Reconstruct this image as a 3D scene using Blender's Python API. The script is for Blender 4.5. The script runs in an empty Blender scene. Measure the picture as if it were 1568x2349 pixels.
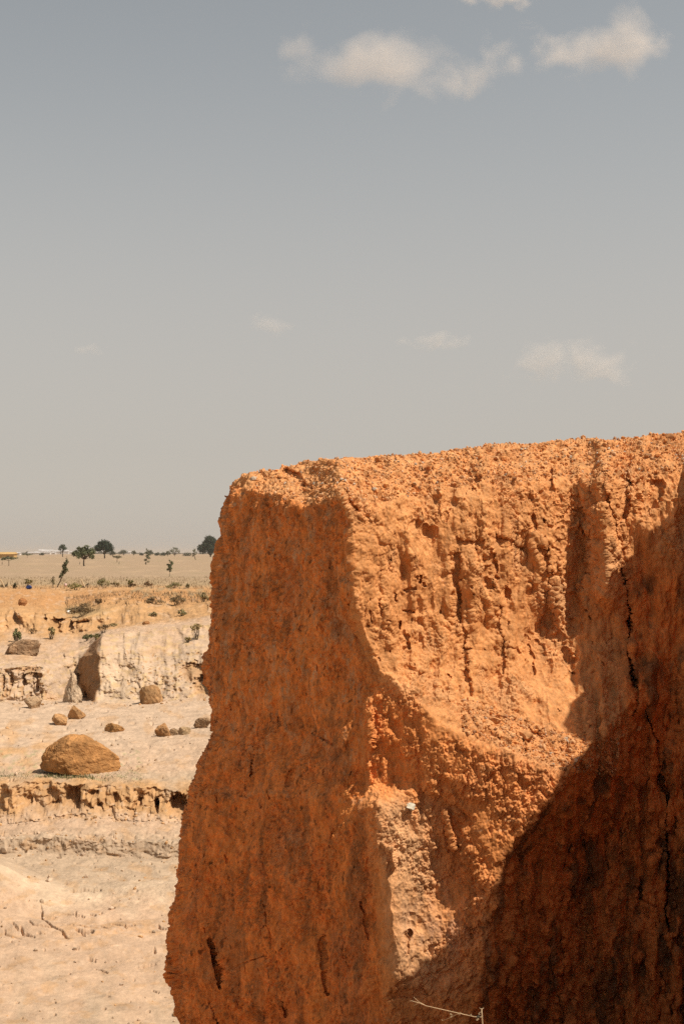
import bpy, bmesh, math, random
import numpy as np
from mathutils import Vector, Matrix

# ------------------------------------------------------------------ camera, sky, sun, exposure
scene = bpy.context.scene
C = scene.collection
F = 3262.0            # focal length in design pixels (picture 1568 x 2349)
CX, HY = 784.0, 1268.0  # column straight ahead, row of the horizon

cam_d = bpy.data.cameras.new('camera')
cam = bpy.data.objects.new('camera', cam_d); C.objects.link(cam)
cam.location = (0, 0, 0); cam.rotation_euler = (math.radians(90), 0, 0)
cam_d.sensor_fit = 'VERTICAL'; cam_d.sensor_height = 36.0; cam_d.sensor_width = 24.0
cam_d.lens = 36.0 * F / 2349.0
cam_d.shift_y = (HY - 1174.5) / 2349.0
cam_d.clip_start = 0.1; cam_d.clip_end = 60000
cam_d.dof.use_dof = True; cam_d.dof.focus_distance = 12.6; cam_d.dof.aperture_fstop = 9.0
scene.camera = cam

SUN_EL = math.radians(57.0)
SUN_AZ = math.radians(107.0)      # clockwise from the viewing direction: to the right, slightly behind the camera
to_sun = Vector((math.sin(SUN_AZ) * math.cos(SUN_EL), math.cos(SUN_AZ) * math.cos(SUN_EL), math.sin(SUN_EL)))
sun_d = bpy.data.lights.new('sun', 'SUN'); sun_d.energy = 4.6; sun_d.angle = math.radians(0.55)
sun_d.color = (1.0, 0.92, 0.81)
sun = bpy.data.objects.new('sun', sun_d); C.objects.link(sun)
sun.rotation_euler = to_sun.to_track_quat('Z', 'Y').to_euler()
sun.location = (20, -10, 30)

world = bpy.data.worlds.new('World'); scene.world = world; world.use_nodes = True
wn, wl = world.node_tree.nodes, world.node_tree.links
wn.clear()
sky = wn.new('ShaderNodeTexSky'); sky.sky_type = 'NISHITA'; sky.sun_disc = False
sky.sun_elevation = SUN_EL; sky.sun_rotation = SUN_AZ
sky.air_density = 1.0; sky.dust_density = 0.6; sky.ozone_density = 1.0; sky.altitude = 0
hs = wn.new('ShaderNodeHueSaturation'); hs.inputs['Saturation'].default_value = 0.42; hs.inputs['Value'].default_value = 1.0
tintn = wn.new('ShaderNodeMix'); tintn.data_type = 'RGBA'; tintn.blend_type = 'MULTIPLY'; tintn.inputs[0].default_value = 1.0
tintn.inputs[7].default_value = (0.985, 0.945, 0.84, 1)
bg = wn.new('ShaderNodeBackground'); bg.inputs[1].default_value = 0.090
wo = wn.new('ShaderNodeOutputWorld')
wl.new(sky.outputs[0], hs.inputs['Color']); wl.new(hs.outputs[0], tintn.inputs[6])
# dusty air: the sky pales to a warm grey towards the horizon, all round
geo = wn.new('ShaderNodeNewGeometry'); sep = wn.new('ShaderNodeSeparateXYZ'); wl.new(geo.outputs['Incoming'], sep.inputs[0])
ab = wn.new('ShaderNodeMath'); ab.operation = 'ABSOLUTE'; wl.new(sep.outputs['Z'], ab.inputs[0])
ex = wn.new('ShaderNodeMapRange'); ex.interpolation_type = 'SMOOTHERSTEP'; ex.inputs[1].default_value = 0.0; ex.inputs[2].default_value = 0.42; ex.inputs[3].default_value = 0.74; ex.inputs[4].default_value = 0.0
wl.new(ab.outputs[0], ex.inputs[0])
hz = wn.new('ShaderNodeMix'); hz.data_type = 'RGBA'; hz.inputs[7].default_value = (4.6, 4.12, 3.72, 1)
wl.new(ex.outputs[0], hz.inputs[0]); wl.new(tintn.outputs[2], hz.inputs[6])
wl.new(hz.outputs[2], bg.inputs[0]); wl.new(bg.outputs[0], wo.inputs[0])

scene.view_settings.view_transform = 'Standard'; scene.view_settings.look = 'None'
scene.view_settings.gamma = 1.0; scene.view_settings.exposure = 0.28
scene.view_settings.use_curve_mapping = False
scene.render.engine = 'CYCLES'
scene.cycles.max_bounces = 6; scene.cycles.diffuse_bounces = 4; scene.cycles.volume_bounces = 2
scene.cycles.transparent_max_bounces = 8
scene.cycles.use_denoising = False

rng = np.random.default_rng(7); random.seed(7)

def W(sx, sy, y):
    """the point at distance y that the picture shows at column sx, row sy"""
    return np.array([(sx - CX) / F * y, y, (HY - sy) / F * y])

# ------------------------------------------------------------------ helpers
def lerp_tab(tab, v):
    t = np.array(tab, float)
    return np.interp(v, t[:, 0], t[:, 1])

def hsh(i, j, k, seed):
    h = (i.astype(np.uint32) * np.uint32(374761393) + j.astype(np.uint32) * np.uint32(668265263)
         + k.astype(np.uint32) * np.uint32(2147483647) + np.uint32((seed * 1274126177) & 0xffffffff))
    h = (h ^ (h >> np.uint32(13))) * np.uint32(1274126177)
    h = (h ^ (h >> np.uint32(16))) * np.uint32(2246822519)
    return h ^ (h >> np.uint32(15))

def hf(i, j, k, seed):
    return hsh(i, j, k, seed).astype(np.float32) * np.float32(1.0 / 4294967295.0)

def vnoise(P, seed=0):
    """smooth noise in -1..1"""
    fl = np.floor(P); f = (P - fl).astype(np.float32); I = fl.astype(np.int64)
    g = f * f * f * (f * (f * 6 - 15) + 10)
    out = 0
    for a in (0, 1):
        wa = g[:, 0] if a else 1 - g[:, 0]
        for b in (0, 1):
            wb = g[:, 1] if b else 1 - g[:, 1]
            for c in (0, 1):
                wc = g[:, 2] if c else 1 - g[:, 2]
                h = hsh(I[:, 0] + a, I[:, 1] + b, I[:, 2] + c, seed)
                gx = ((h & np.uint32(1023)).astype(np.float32) / 511.5 - 1)
                gy = (((h >> np.uint32(10)) & np.uint32(1023)).astype(np.float32) / 511.5 - 1)
                gz = (((h >> np.uint32(20)) & np.uint32(1023)).astype(np.float32) / 511.5 - 1)
                out = out + wa * wb * wc * (gx * (f[:, 0] - a) + gy * (f[:, 1] - b) + gz * (f[:, 2] - c))
    return out * 1.25

def fbm(P, octaves=4, seed=0, gain=0.5):
    P = np.asarray(P, np.float64); s = 0; a = 1.0
    for o in range(octaves):
        s = s + a * vnoise(P * (2.03 ** o) + 17.3 * o, seed + o * 13); a *= gain
    return s

def worley(P, seed=0):
    """distance to the nearest and second nearest of scattered points"""
    fl = np.floor(P); f = (P - fl).astype(np.float32); I = fl.astype(np.int64)
    d1 = np.full(len(P), 9.0, np.float32); d2 = d1.copy()
    for a in (-1, 0, 1):
        for b in (-1, 0, 1):
            for c in (-1, 0, 1):
                i, j, k = I[:, 0] + a, I[:, 1] + b, I[:, 2] + c
                h = hsh(i, j, k, seed)
                dx = a + (h & np.uint32(1023)).astype(np.float32) / 1023 - f[:, 0]
                dy = b + ((h >> np.uint32(10)) & np.uint32(1023)).astype(np.float32) / 1023 - f[:, 1]
                dz = c + ((h >> np.uint32(20)) & np.uint32(1023)).astype(np.float32) / 1023 - f[:, 2]
                d = dx * dx + dy * dy + dz * dz
                m = d < d1
                d2 = np.where(m, d1, np.minimum(d2, d)); d1 = np.where(m, d, d1)
    return np.sqrt(d1), np.sqrt(d2)

def smin(a, b, k):
    h = np.clip(0.5 + 0.5 * (b - a) / k, 0, 1)
    return b * (1 - h) + a * h - k * h * (1 - h)

def smax(a, b, k): return -smin(-a, -b, k)

def sstep(a, b, v):
    t = np.clip((v - a) / (b - a), 0, 1); return t * t * (3 - 2 * t)

def poly_dist(sx, sy, pts):
    """distance of every (sx, sy) to a polyline, evaluated near it only"""
    d = np.full(sx.shape, 1e9)
    for (x0, y0), (x1, y1) in zip(pts[:-1], pts[1:]):
        vx, vy = x1 - x0, y1 - y0; L = vx * vx + vy * vy + 1e-9
        t = np.clip(((sx - x0) * vx + (sy - y0) * vy) / L, 0, 1)
        d = np.minimum(d, np.hypot(sx - x0 - t * vx, sy - y0 - t * vy))
    return d

def grid_mesh(name, P, mat, parent=None, col=None, smooth=True, attrs=None):
    """P: rows x cols x 3"""
    nr, nc = P.shape[:2]
    me = bpy.data.meshes.new(name)
    idx = np.arange(nr * nc).reshape(nr, nc)
    q = np.stack([idx[:-1, :-1], idx[:-1, 1:], idx[1:, 1:], idx[1:, :-1]], -1).reshape(-1, 4)
    me.vertices.add(nr * nc); me.vertices.foreach_set('co', P.reshape(-1).astype(np.float32))
    me.loops.add(q.size); me.loops.foreach_set('vertex_index', q.reshape(-1).astype(np.int32))
    me.polygons.add(len(q))
    me.polygons.foreach_set('loop_start', np.arange(0, q.size, 4, dtype=np.int32))
    me.polygons.foreach_set('use_smooth', np.full(len(q), smooth))
    me.update(calc_edges=True); me.validate()
    if col is not None:
        a = me.color_attributes.new('tint', 'FLOAT_COLOR', 'POINT')
        c4 = np.ones((nr * nc, 4), np.float32); c4[:, :3] = col.reshape(-1, 3)
        a.data.foreach_set('color', c4.reshape(-1))
    for k, v in (attrs or {}).items():
        a = me.attributes.new(k, 'FLOAT', 'POINT'); a.data.foreach_set('value', v.reshape(-1).astype(np.float32))
    me.materials.append(mat)
    o = bpy.data.objects.new(name, me); C.objects.link(o)
    if parent: o.parent = parent
    return o

def soup(name, V, Fc, mat, parent=None, col=None, smooth=False):
    """mesh from vertex array and equal-sized face array"""
    V = np.asarray(V, np.float32); Fc = np.asarray(Fc, np.int32); n = Fc.shape[1]
    me = bpy.data.meshes.new(name)
    me.vertices.add(len(V)); me.vertices.foreach_set('co', V.reshape(-1))
    me.loops.add(Fc.size); me.loops.foreach_set('vertex_index', Fc.reshape(-1))
    me.polygons.add(len(Fc)); me.polygons.foreach_set('loop_start', np.arange(0, Fc.size, n, dtype=np.int32))
    me.polygons.foreach_set('use_smooth', np.full(len(Fc), smooth))
    me.update(calc_edges=True); me.validate()
    if col is not None:
        a = me.color_attributes.new('tint', 'FLOAT_COLOR', 'POINT')
        c4 = np.ones((len(V), 4), np.float32); c4[:, :3] = col
        a.data.foreach_set('color', c4.reshape(-1))
    me.materials.append(mat)
    o = bpy.data.objects.new(name, me); C.objects.link(o)
    if parent: o.parent = parent
    return o

def tag(o, label=None, cat=None, group=None, kind=None):
    if label: o['label'] = label
    if cat: o['category'] = cat
    if group: o['group'] = group
    if kind: o['kind'] = kind
    return o

def empty(name, loc):
    o = bpy.data.objects.new(name, None); o.empty_display_size = 0.2
    o.location = loc; C.objects.link(o); return o

def tubes(paths, sides=6):
    """paths: list of (points, radii) -> verts, quads"""
    V, Q = [], []
    for pts, rad in paths:
        pts = [Vector(p) for p in pts]; b0 = len(V)
        for i, p in enumerate(pts):
            d = (pts[min(i + 1, len(pts) - 1)] - pts[max(i - 1, 0)]).normalized()
            u = d.cross(Vector((0.31, 0.95, 0.11))).normalized(); v = d.cross(u)
            for k in range(sides):
                a = 2 * math.pi * k / sides
                V.append(p + (u * math.cos(a) + v * math.sin(a)) * rad[i])
        for i in range(len(pts) - 1):
            for k in range(sides):
                a = b0 + i * sides + k; b = b0 + i * sides + (k + 1) % sides
                Q.append((a, b, b + sides, a + sides))
        for e in (0, len(pts) - 1):   # close the ends
            for k in range(1, sides - 2, 2):
                s = b0 + e * sides
                Q.append((s, s + k, s + k + 1, s + min(k + 2, sides - 1)))
    return np.array([tuple(v) for v in V]), np.array(Q)

# ------------------------------------------------------------------ materials
def nodes_of(m):
    m.use_nodes = True; nt = m.node_tree; nt.nodes.clear(); return nt.nodes, nt.links

def earth_material(name, scale=1.0, bump=0.25, vary=0.35, fine=60.0, rough=0.95, speck=None, streak=False):
    """soil coloured by the mesh's own 'tint', broken up with grain and small pits"""
    m = bpy.data.materials.new(name); n, l = nodes_of(m)
    out = n.new('ShaderNodeOutputMaterial'); b = n.new('ShaderNodeBsdfPrincipled')
    b.inputs['Roughness'].default_value = rough; b.inputs['Specular IOR Level'].default_value = 0.12
    l.new(b.outputs[0], out.inputs[0])
    at = n.new('ShaderNodeAttribute'); at.attribute_name = 'tint'
    tc = n.new('ShaderNodeTexCoord')
    mp = n.new('ShaderNodeMapping'); l.new(tc.outputs['Object'], mp.inputs[0])
    if streak: mp.inputs['Scale'].default_value = (1, 1, 0.45)
    n1 = n.new('ShaderNodeTexNoise'); n1.inputs['Scale'].default_value = fine * 0.2 * scale; n1.inputs['Detail'].default_value = 8; n1.inputs['Roughness'].default_value = 0.68
    n2 = n.new('ShaderNodeTexNoise'); n2.inputs['Scale'].default_value = fine * scale; n2.inputs['Detail'].default_value = 5; n2.inputs['Roughness'].default_value = 0.7
    vo = n.new('ShaderNodeTexVoronoi'); vo.inputs['Scale'].default_value = fine * 0.5 * scale
    for t in (n1, n2, vo): l.new(mp.outputs[0], t.inputs['Vector'])
    r1 = n.new('ShaderNodeMapRange'); r1.inputs[1].default_value = 0.32; r1.inputs[2].default_value = 0.68
    r1.inputs[3].default_value = 1 - vary; r1.inputs[4].default_value = 1 + vary * 0.7
    l.new(n1.outputs[0], r1.inputs[0])
    r2 = n.new('ShaderNodeMapRange'); r2.inputs[1].default_value = 0.3; r2.inputs[2].default_value = 0.7
    r2.inputs[3].default_value = 1 - vary * 0.7; r2.inputs[4].default_value = 1 + vary * 0.5
    l.new(n2.outputs[0], r2.inputs[0])
    mu = n.new('ShaderNodeMath'); mu.operation = 'MULTIPLY'; l.new(r1.outputs[0], mu.inputs[0]); l.new(r2.outputs[0], mu.inputs[1])
    mx = n.new('ShaderNodeVectorMath'); mx.operation = 'SCALE'
    l.new(at.outputs['Color'], mx.inputs[0]); l.new(mu.outputs[0], mx.inputs['Scale'])
    colour = mx.outputs[0]
    if speck:
        v2 = n.new('ShaderNodeTexNoise'); v2.inputs['Scale'].default_value = fine * 1.7 * scale; v2.inputs['Detail'].default_value = 3
        l.new(mp.outputs[0], v2.inputs['Vector'])
        r3 = n.new('ShaderNodeMapRange'); r3.inputs[1].default_value = 0.60; r3.inputs[2].default_value = 0.72; r3.inputs[4].default_value = speck[3]
        l.new(v2.outputs[0], r3.inputs[0])
        mm = n.new('ShaderNodeMix'); mm.data_type = 'RGBA'; l.new(r3.outputs[0], mm.inputs[0]); l.new(colour, mm.inputs[6])
        mm.inputs[7].default_value = (*speck[:3], 1); colour = mm.outputs[2]
    l.new(colour, b.inputs['Base Color'])
    ad = n.new('ShaderNodeMath'); ad.operation = 'ADD'
    m3 = n.new('ShaderNodeMath'); m3.operation = 'MULTIPLY'; m3.inputs[1].default_value = 0.6; l.new(vo.outputs['Distance'], m3.inputs[0])
    l.new(n2.outputs[0], ad.inputs[0]); l.new(m3.outputs[0], ad.inputs[1])
    ad2 = n.new('ShaderNodeMath'); ad2.operation = 'ADD'; l.new(ad.outputs[0], ad2.inputs[0]); l.new(n1.outputs[0], ad2.inputs[1])
    bp = n.new('ShaderNodeBump'); bp.inputs['Strength'].default_value = bump; bp.inputs['Distance'].default_value = 0.6 / (fine * scale)
    l.new(ad2.outputs[0], bp.inputs['Height']); l.new(bp.outputs[0], b.inputs['Normal'])
    return m

def plain_material(name, rgb, rough=0.8, vary=0.25, scale=20.0, attr=False, trans=0.0):
    m = bpy.data.materials.new(name); n, l = nodes_of(m)
    out = n.new('ShaderNodeOutputMaterial'); b = n.new('ShaderNodeBsdfPrincipled')
    b.inputs['Roughness'].default_value = rough; b.inputs['Specular IOR Level'].default_value = 0.2
    tc = n.new('ShaderNodeTexCoord'); no = n.new('ShaderNodeTexNoise'); no.inputs['Scale'].default_value = scale; no.inputs['Detail'].default_value = 4
    l.new(tc.outputs['Object'], no.inputs['Vector'])
    r = n.new('ShaderNodeMapRange'); r.inputs[1].default_value = 0.3; r.inputs[2].default_value = 0.7; r.inputs[3].default_value = 1 - vary; r.inputs[4].default_value = 1 + vary
    l.new(no.outputs[0], r.inputs[0])
    s = n.new('ShaderNodeVectorMath'); s.operation = 'SCALE'; l.new(r.outputs[0], s.inputs['Scale'])
    if attr:
        a = n.new('ShaderNodeAttribute'); a.attribute_name = 'tint'; l.new(a.outputs['Color'], s.inputs[0])
    else:
        s.inputs[0].default_value = rgb
    l.new(s.outputs[0], b.inputs['Base Color'])
    if trans > 0:
        t = n.new('ShaderNodeBsdfTranslucent'); l.new(s.outputs[0], t.inputs[0])
        mx = n.new('ShaderNodeMixShader'); mx.inputs[0].default_value = trans
        l.new(b.outputs[0], mx.inputs[1]); l.new(t.outputs[0], mx.inputs[2]); l.new(mx.outputs[0], out.inputs[0])
    else:
        l.new(b.outputs[0], out.inputs[0])
    return m

M_CLIFF = earth_material('laterite', fine=55.0, bump=0.55, vary=0.34, speck=(0.42, 0.28, 0.20, 0.45), streak=True)
M_GROUND = earth_material('pit_soil', fine=9.0, bump=0.45, vary=0.22)
M_ROCK = earth_material('boulder_rock', fine=16.0, bump=0.7, vary=0.34)
M_GRAVEL = plain_material('gravel_stone', (0.5, 0.3, 0.15), rough=0.9, vary=0.2, scale=40, attr=True)
M_LEAF = plain_material('leaf', (0.06, 0.08, 0.03), rough=0.65, vary=0.3, scale=2.0, attr=True, trans=0.25)
M_BARK = plain_material('bark', (0.10, 0.075, 0.05), rough=0.9, vary=0.3, scale=8)
M_DRY = plain_material('dry_stem', (0.50, 0.36, 0.21), rough=0.8, vary=0.2, scale=60)

# ------------------------------------------------------------------ the pit and the plain: one sheet of ground
KS = [0, 100, 150, 180, 232, 300, 400, 490]
def zrow(y, z): return ('z', [y] * 8, [z] * 8, KS)
def srow(y, s, ks=None):
    y = y if isinstance(y, list) else [y] * 8
    s = s if isinstance(s, list) else [s] * 8
    return ('s', y, s, ks or KS)
ROWS = [
 zrow(-14, -1.75), zrow(-2, -1.72), zrow(4.2, -1.78), zrow(6.5, -2.5), zrow(19.5, -7.7),
 srow(22.2, 2362), srow(24.5, [2246, 2250, 2250, 2250, 2249, 2247, 2246, 2243]), srow(27, 2146),
 srow(28.2, [2080, 2098, 2100, 2098, 2098, 2098, 2092, 2088]),
 srow(29.2, [1983, 2033, 2058, 2062, 2065, 2050, 2026, 2019]),
 srow([33.0, 31, 30.6, 30.6, 30.6, 31, 31.5, 31.8], [1964, 2013, 2025, 2025, 2025, 2012, 2000, 1992]),
 srow(33.1, [1962, 1962, 1962, 1962, 1962, 1964, 1966, 1966]), srow(33.3, [1930, 1926, 1926, 1926, 1925, 1926, 1928, 1932]), srow(35.0, 1901),
 srow(35.8, [1880, 1878, 1878, 1879, 1880, 1882, 1884, 1884]), srow(36.35, [1848, 1850, 1850, 1850, 1850, 1852, 1856, 1858]),
 srow(36.7, [1794, 1800, 1801, 1803, 1805, 1808, 1812, 1814]), srow(38.3, [1778, 1780, 1781, 1781, 1781, 1781, 1784, 1785]),
 srow(39.6, [1757, 1760, 1760, 1760, 1760, 1758, 1758, 1756]), srow(43.0, [1695, 1702, 1704, 1706, 1706, 1702, 1696, 1690]),
 srow(47.5, [1650, 1652, 1654, 1654, 1652, 1650, 1650, 1648]), srow(51.0, [1617, 1618, 1618, 1618, 1618, 1618, 1619, 1618]),
 srow([54, 54.5, 56, 57.5, 53, 52.8, 52.8, 52.5], [1606, 1607, 1603, 1598, 1603, 1604, 1602, 1600], [0, 100, 150, 200, 220, 300, 400, 490]),
 srow([54.4, 54.9, 56.6, 58, 53.7, 54.0, 54.0, 53.6], [1565, 1567, 1570, 1562, 1560, 1555, 1550, 1545], [0, 100, 150, 181, 229, 300, 400, 490]),
 srow([54.9, 55.4, 57.2, 58.6, 55.0, 55.8, 56.0, 55.8], [1530, 1533, 1530, 1512, 1500, 1500, 1495, 1490], [0, 100, 150, 186, 226, 300, 400, 490]),
 srow([58, 58, 59, 60, 57.5, 58.7, 59.5, 60], [1510, 1508, 1500, 1490, 1460, 1447, 1440, 1432], [0, 100, 150, 206, 236, 300, 400, 490]),
 srow([64, 64, 65, 66, 65, 67, 68, 67], [1478, 1475, 1470, 1469, 1449, 1438, 1430, 1420]),
 srow([70, 70, 71, 71, 71, 71, 71, 70], [1448, 1450, 1454, 1454, 1442, 1430, 1415, 1405]),
 srow([72, 72, 72.2, 72.2, 73.2, 76, 76, 74], [1400, 1405, 1423, 1424, 1404, 1385, 1390, 1383]),
 srow(79, [1384, 1385, 1402, 1400, 1374, 1369, 1378, 1374]), srow(88, [1363, 1366, 1374, 1371, 1362, 1360, 1362, 1362]),
 srow(103, [1348, 1348, 1348, 1348, 1348, 1347, 1349, 1351]),
 zrow(112, -2.48), zrow(150, -2.5), zrow(230, -2.5), zrow(380, -2.5), zrow(700, -2.5), zrow(1500, -2.5), zrow(4000, -2.55), zrow(14000, -2.7)]
# colour of the soil at each row: (sx -> rgb) kept as left, middle, right
PALE = (0.50, 0.355, 0.240); PINK = (0.50, 0.335, 0.215); GREY = (0.435, 0.312, 0.205); ORNG = (0.47, 0.268, 0.122)
RUST = (0.45, 0.232, 0.095); TANG = (0.345, 0.24, 0.15); WHITE = (0.55, 0.40, 0.265); DRYG = (0.36, 0.25, 0.14)
RCOL = [PINK] * 5 + [GREY, PINK, PINK, PINK, WHITE, GREY, GREY, GREY, PINK, PINK, ORNG, ORNG, GREY, PINK, PALE, PALE, PALE,
        PALE, PALE, PALE, PINK, PINK, ORNG, ORNG, RUST, RUST, ORNG, DRYG, TANG, TANG, TANG, TANG, TANG, TANG, TANG]
assert len(RCOL) == len(ROWS), (len(RCOL), len(ROWS))

gx = np.unique(np.concatenate([np.linspace(-2600, -90, 45), np.linspace(-70, 580, 390), np.linspace(595, 4200, 60)]))
NC = len(gx)
wob = gx + 0.0
ykey = np.array([np.interp(gx, r[3], r[1]) for r in ROWS])
vkey = np.array([np.interp(gx, r[3], r[2]) for r in ROWS])
iss = np.array([r[0] == 's' for r in ROWS])[:, None]
yeff = np.where(ykey > 15, ykey, 15 + 0 * ykey)
zkey = np.where(iss, (HY - vkey) / F * ykey, vkey)
xkey = (gx[None, :] - CX) / F * yeff
# samples between rows: dense where the picture shows them
cnt = []
for i in range(len(ROWS) - 1):
    v0 = HY - zkey[i] / np.maximum(ykey[i], 1) * F; v1 = HY - zkey[i + 1] / np.maximum(ykey[i + 1], 1) * F
    vis = (gx > -20) & (gx < 500)
    px = np.max(np.abs(v1 - v0)[vis]) + 0.25 * np.max(np.abs(ykey[i + 1] - ykey[i])[vis])
    if ykey[i].min() < 21: px = 24
    cnt.append(int(np.clip(px / 1.5, 4, 90)))
tt = np.concatenate([i + np.arange(c) / c for i, c in enumerate(cnt)] + [[len(ROWS) - 1.0]])
ti = np.minimum(tt.astype(int), len(ROWS) - 2); tf = (tt - ti)
rowid = tt
def smooth_rows(K):
    a, b = K[ti], K[ti + 1]; return a + (b - a) * tf[:, None]
Y = smooth_rows(ykey); Z = smooth_rows(zkey); X = smooth_rows(xkey)
NR = len(tt)
SX = np.broadcast_to(gx[None, :], (NR, NC)).copy()
RI = np.broadcast_to(tt[:, None], (NR, NC)).copy()
# make feature lines wander: slide samples along the rows' profile
flat = np.stack([X.ravel(), Y.ravel(), Z.ravel()], 1)
SY = HY - Z / np.maximum(Y, 1) * F
wander = fbm(np.stack([SX.ravel() / 60, RI.ravel() * 0.6, 0 * SX.ravel()], 1), 4, 3).reshape(NR, NC)
scarp = np.interp(RI, [11, 11.2, 12, 12.4, 13.8, 14, 16.2, 16.6, 21.5, 22, 25, 25.5, 26.6, 27, 29, 29.6], [0, .5, .5, 0, 0, 1, 1, 0, 0, 1, 1, 0, 0, 1, 1, 0])
Y = Y + scarp * wander * np.interp(RI, [10, 13, 17, 22, 30], [.25, .25, .5, .4, 1.8])
# gullies: ribs running down the scarps
rib = fbm(np.stack([SX.ravel() / 13, RI.ravel() * 0.9, 0 * SX.ravel() + 4], 1), 3, 8).reshape(NR, NC)
Y = Y + scarp * rib * np.interp(RI, [10, 13, 17, 22, 30], [.06, .07, .13, .02, .35])
P = np.stack([X, Y, Z], -1)
# recesses and hollows in the scarps (column, row, half width, half height, metres)
holes = [(165, 1832, 21, 30, .75), (178, 1850, 7, 18, .4), (357, 1850, 7, 20, 1.6), (407, 1848, 24, 36, .9), (120, 1835, 20, 24, .35), (213, 1824, 14, 10, .5),
         (263, 1832, 11, 12, .5), (292, 1835, 10, 10, .3), (315, 1842, 10, 14, .45), (305, 1862, 7, 22, .3), (228, 1850, 6, 8, .3), (65, 1842, 9, 10, .3), (340, 1868, 6, 12, .3),
         (60, 1536, 38, 9, .7), (80, 1550, 28, 7, .5), (445, 1545, 34, 30, .8), (462, 1580, 22, 30, .8),
         (122, 1434, 15, 16, 1.6), (162, 1434, 9, 12, 1.2), (100, 1420, 6, 5, .8), (140, 1424, 30, 4, .7), (185, 1428, 22, 4, .7), (52, 1560, 5, 20, .5), (25, 1560, 6, 22, .5), (85, 1570, 6, 18, .5), (8, 1565, 5, 20, .5), (468, 1395, 8, 12, .8)]
prn = np.random.default_rng(31)
for k in range(130):     # pick marks on the long pale wall
    cx_, cy_ = prn.uniform(290, 470), prn.uniform(1490, 1592)
    holes.append((cx_, cy_, prn.uniform(1.6, 4), prn.uniform(1.5, 4), prn.uniform(.05, .13)))
for k in range(60):
    cx_, cy_ = prn.uniform(0, 110), prn.uniform(1535, 1600)
    holes.append((cx_, cy_, prn.uniform(1.6, 3.4), prn.uniform(3, 8), prn.uniform(.06, .16)))
for k in range(40):
    cx_, cy_ = prn.uniform(40, 420), prn.uniform(1812, 1862)
    holes.append((cx_, cy_, prn.uniform(2, 5), prn.uniform(3, 7), prn.uniform(.06, .2)))
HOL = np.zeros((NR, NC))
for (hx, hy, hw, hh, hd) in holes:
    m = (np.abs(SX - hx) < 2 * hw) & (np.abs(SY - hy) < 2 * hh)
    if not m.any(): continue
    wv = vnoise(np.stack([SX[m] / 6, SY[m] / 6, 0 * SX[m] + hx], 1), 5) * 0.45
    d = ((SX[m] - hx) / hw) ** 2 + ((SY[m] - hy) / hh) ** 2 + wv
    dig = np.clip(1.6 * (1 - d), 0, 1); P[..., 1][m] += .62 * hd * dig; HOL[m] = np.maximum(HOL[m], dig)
# mud cracks in the drying floor
def d_(zx, zy): return (zx * .3218, 1883.4 + zy * .3218)
cracks = [([d_(300, 650), d_(305, 710), d_(380, 775), d_(440, 805), d_(490, 855)], 2.4, .06), ([d_(150, 770), d_(165, 805), d_(245, 835)], 2.2, .06),
          ([d_(210, 720), d_(240, 765), d_(380, 780)], 1.3, .04), ([d_(545, 800), d_(590, 808), d_(660, 803)], 3.0, .10), ([d_(600, 762), d_(608, 772)], 2.5, .06),
          ([d_(470, 752), d_(600, 765), d_(740, 772)], 1.2, .03), ([d_(380, 700), d_(440, 680), d_(560, 690), d_(600, 700)], 1.3, .035), ([d_(540, 660), d_(545, 700)], 1.3, .03),
          ([d_(640, 685), d_(680, 690)], 1.8, .05), ([d_(800, 745), d_(900, 765), d_(960, 760)], 1.3, .04), ([d_(890, 755), d_(900, 775)], 1.4, .04), ([d_(1130, 750), d_(1145, 772), d_(1180, 778)], 1.6, .05),
          ([d_(590, 820), d_(620, 835)], 1.3, .03), ([d_(90, 740), d_(130, 780)], 1.2, .03), ([d_(35, 780), d_(40, 800), d_(150, 850)], 1.2, .03), ([d_(720, 765), d_(760, 780)], 1.6, .04),
          ([d_(680, 1050), d_(720, 1060), d_(765, 1085)], 1.4, .05), ([d_(980, 1045), d_(1040, 1035), d_(1105, 1025)], 1.3, .04), ([d_(1100, 920), d_(1105, 945)], 1.6, .04), ([d_(630, 990), d_(680, 997)], 1.3, .04),
          ([d_(300, 650), d_(290, 600)], 1.0, .02), ([d_(500, 515), d_(580, 510), d_(715, 512)], 1.6, .06), ([d_(1180, 1280), d_(1230, 1260)], 2.5, .05), ([d_(1090, 1190), d_(1110, 1200)], 1.6, .04)]
crk = np.zeros((NR, NC))
for pts, w, dep in cracks:
    a = np.array(pts); m = (SX > a[:, 0].min() - 8) & (SX < a[:, 0].max() + 8) & (SY > a[:, 1].min() - 8) & (SY < a[:, 1].max() + 8) & (Y < 34)
    jx = SX[m] + 2.2 * vnoise(np.stack([SX[m] / 5, SY[m] / 5, 0 * SX[m]], 1), 9); jy = SY[m] + 1.6 * vnoise(np.stack([SX[m] / 5, SY[m] / 5, 0 * SX[m] + 9], 1), 10)
    dd = poly_dist(jx, jy, pts)
    w = max(w * 1.1, 2.5); crk[m] = np.maximum(crk[m], np.clip(1.6 * (1 - dd / w), 0, 1) * dep * 1.6)
P[..., 2] -= crk * 1.3
prn = np.random.default_rng(91)
for k in range(190):      # little broken holes in the floor
    hx, hy = prn.uniform(-20, 440), prn.choice([prn.uniform(1895, 2350), prn.uniform(1905, 1990), prn.uniform(1620, 1790)]); hw, hh_ = prn.uniform(1.6, 6), prn.uniform(1.2, 3.0)
    m = (np.abs(SX - hx) < 2 * hw) & (np.abs(SY - hy) < 2 * hh_)
    if not m.any(): continue
    d = ((SX[m] - hx) / hw) ** 2 + ((SY[m] - hy) / hh_) ** 2 + .9 * vnoise(np.stack([SX[m] / 2.5, SY[m] / 2.5, 0 * SX[m] + hx], 1), 5)
    P[..., 2][m] -= prn.uniform(.03, .10) * np.clip(2 * (1 - d), 0, 1)
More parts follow.
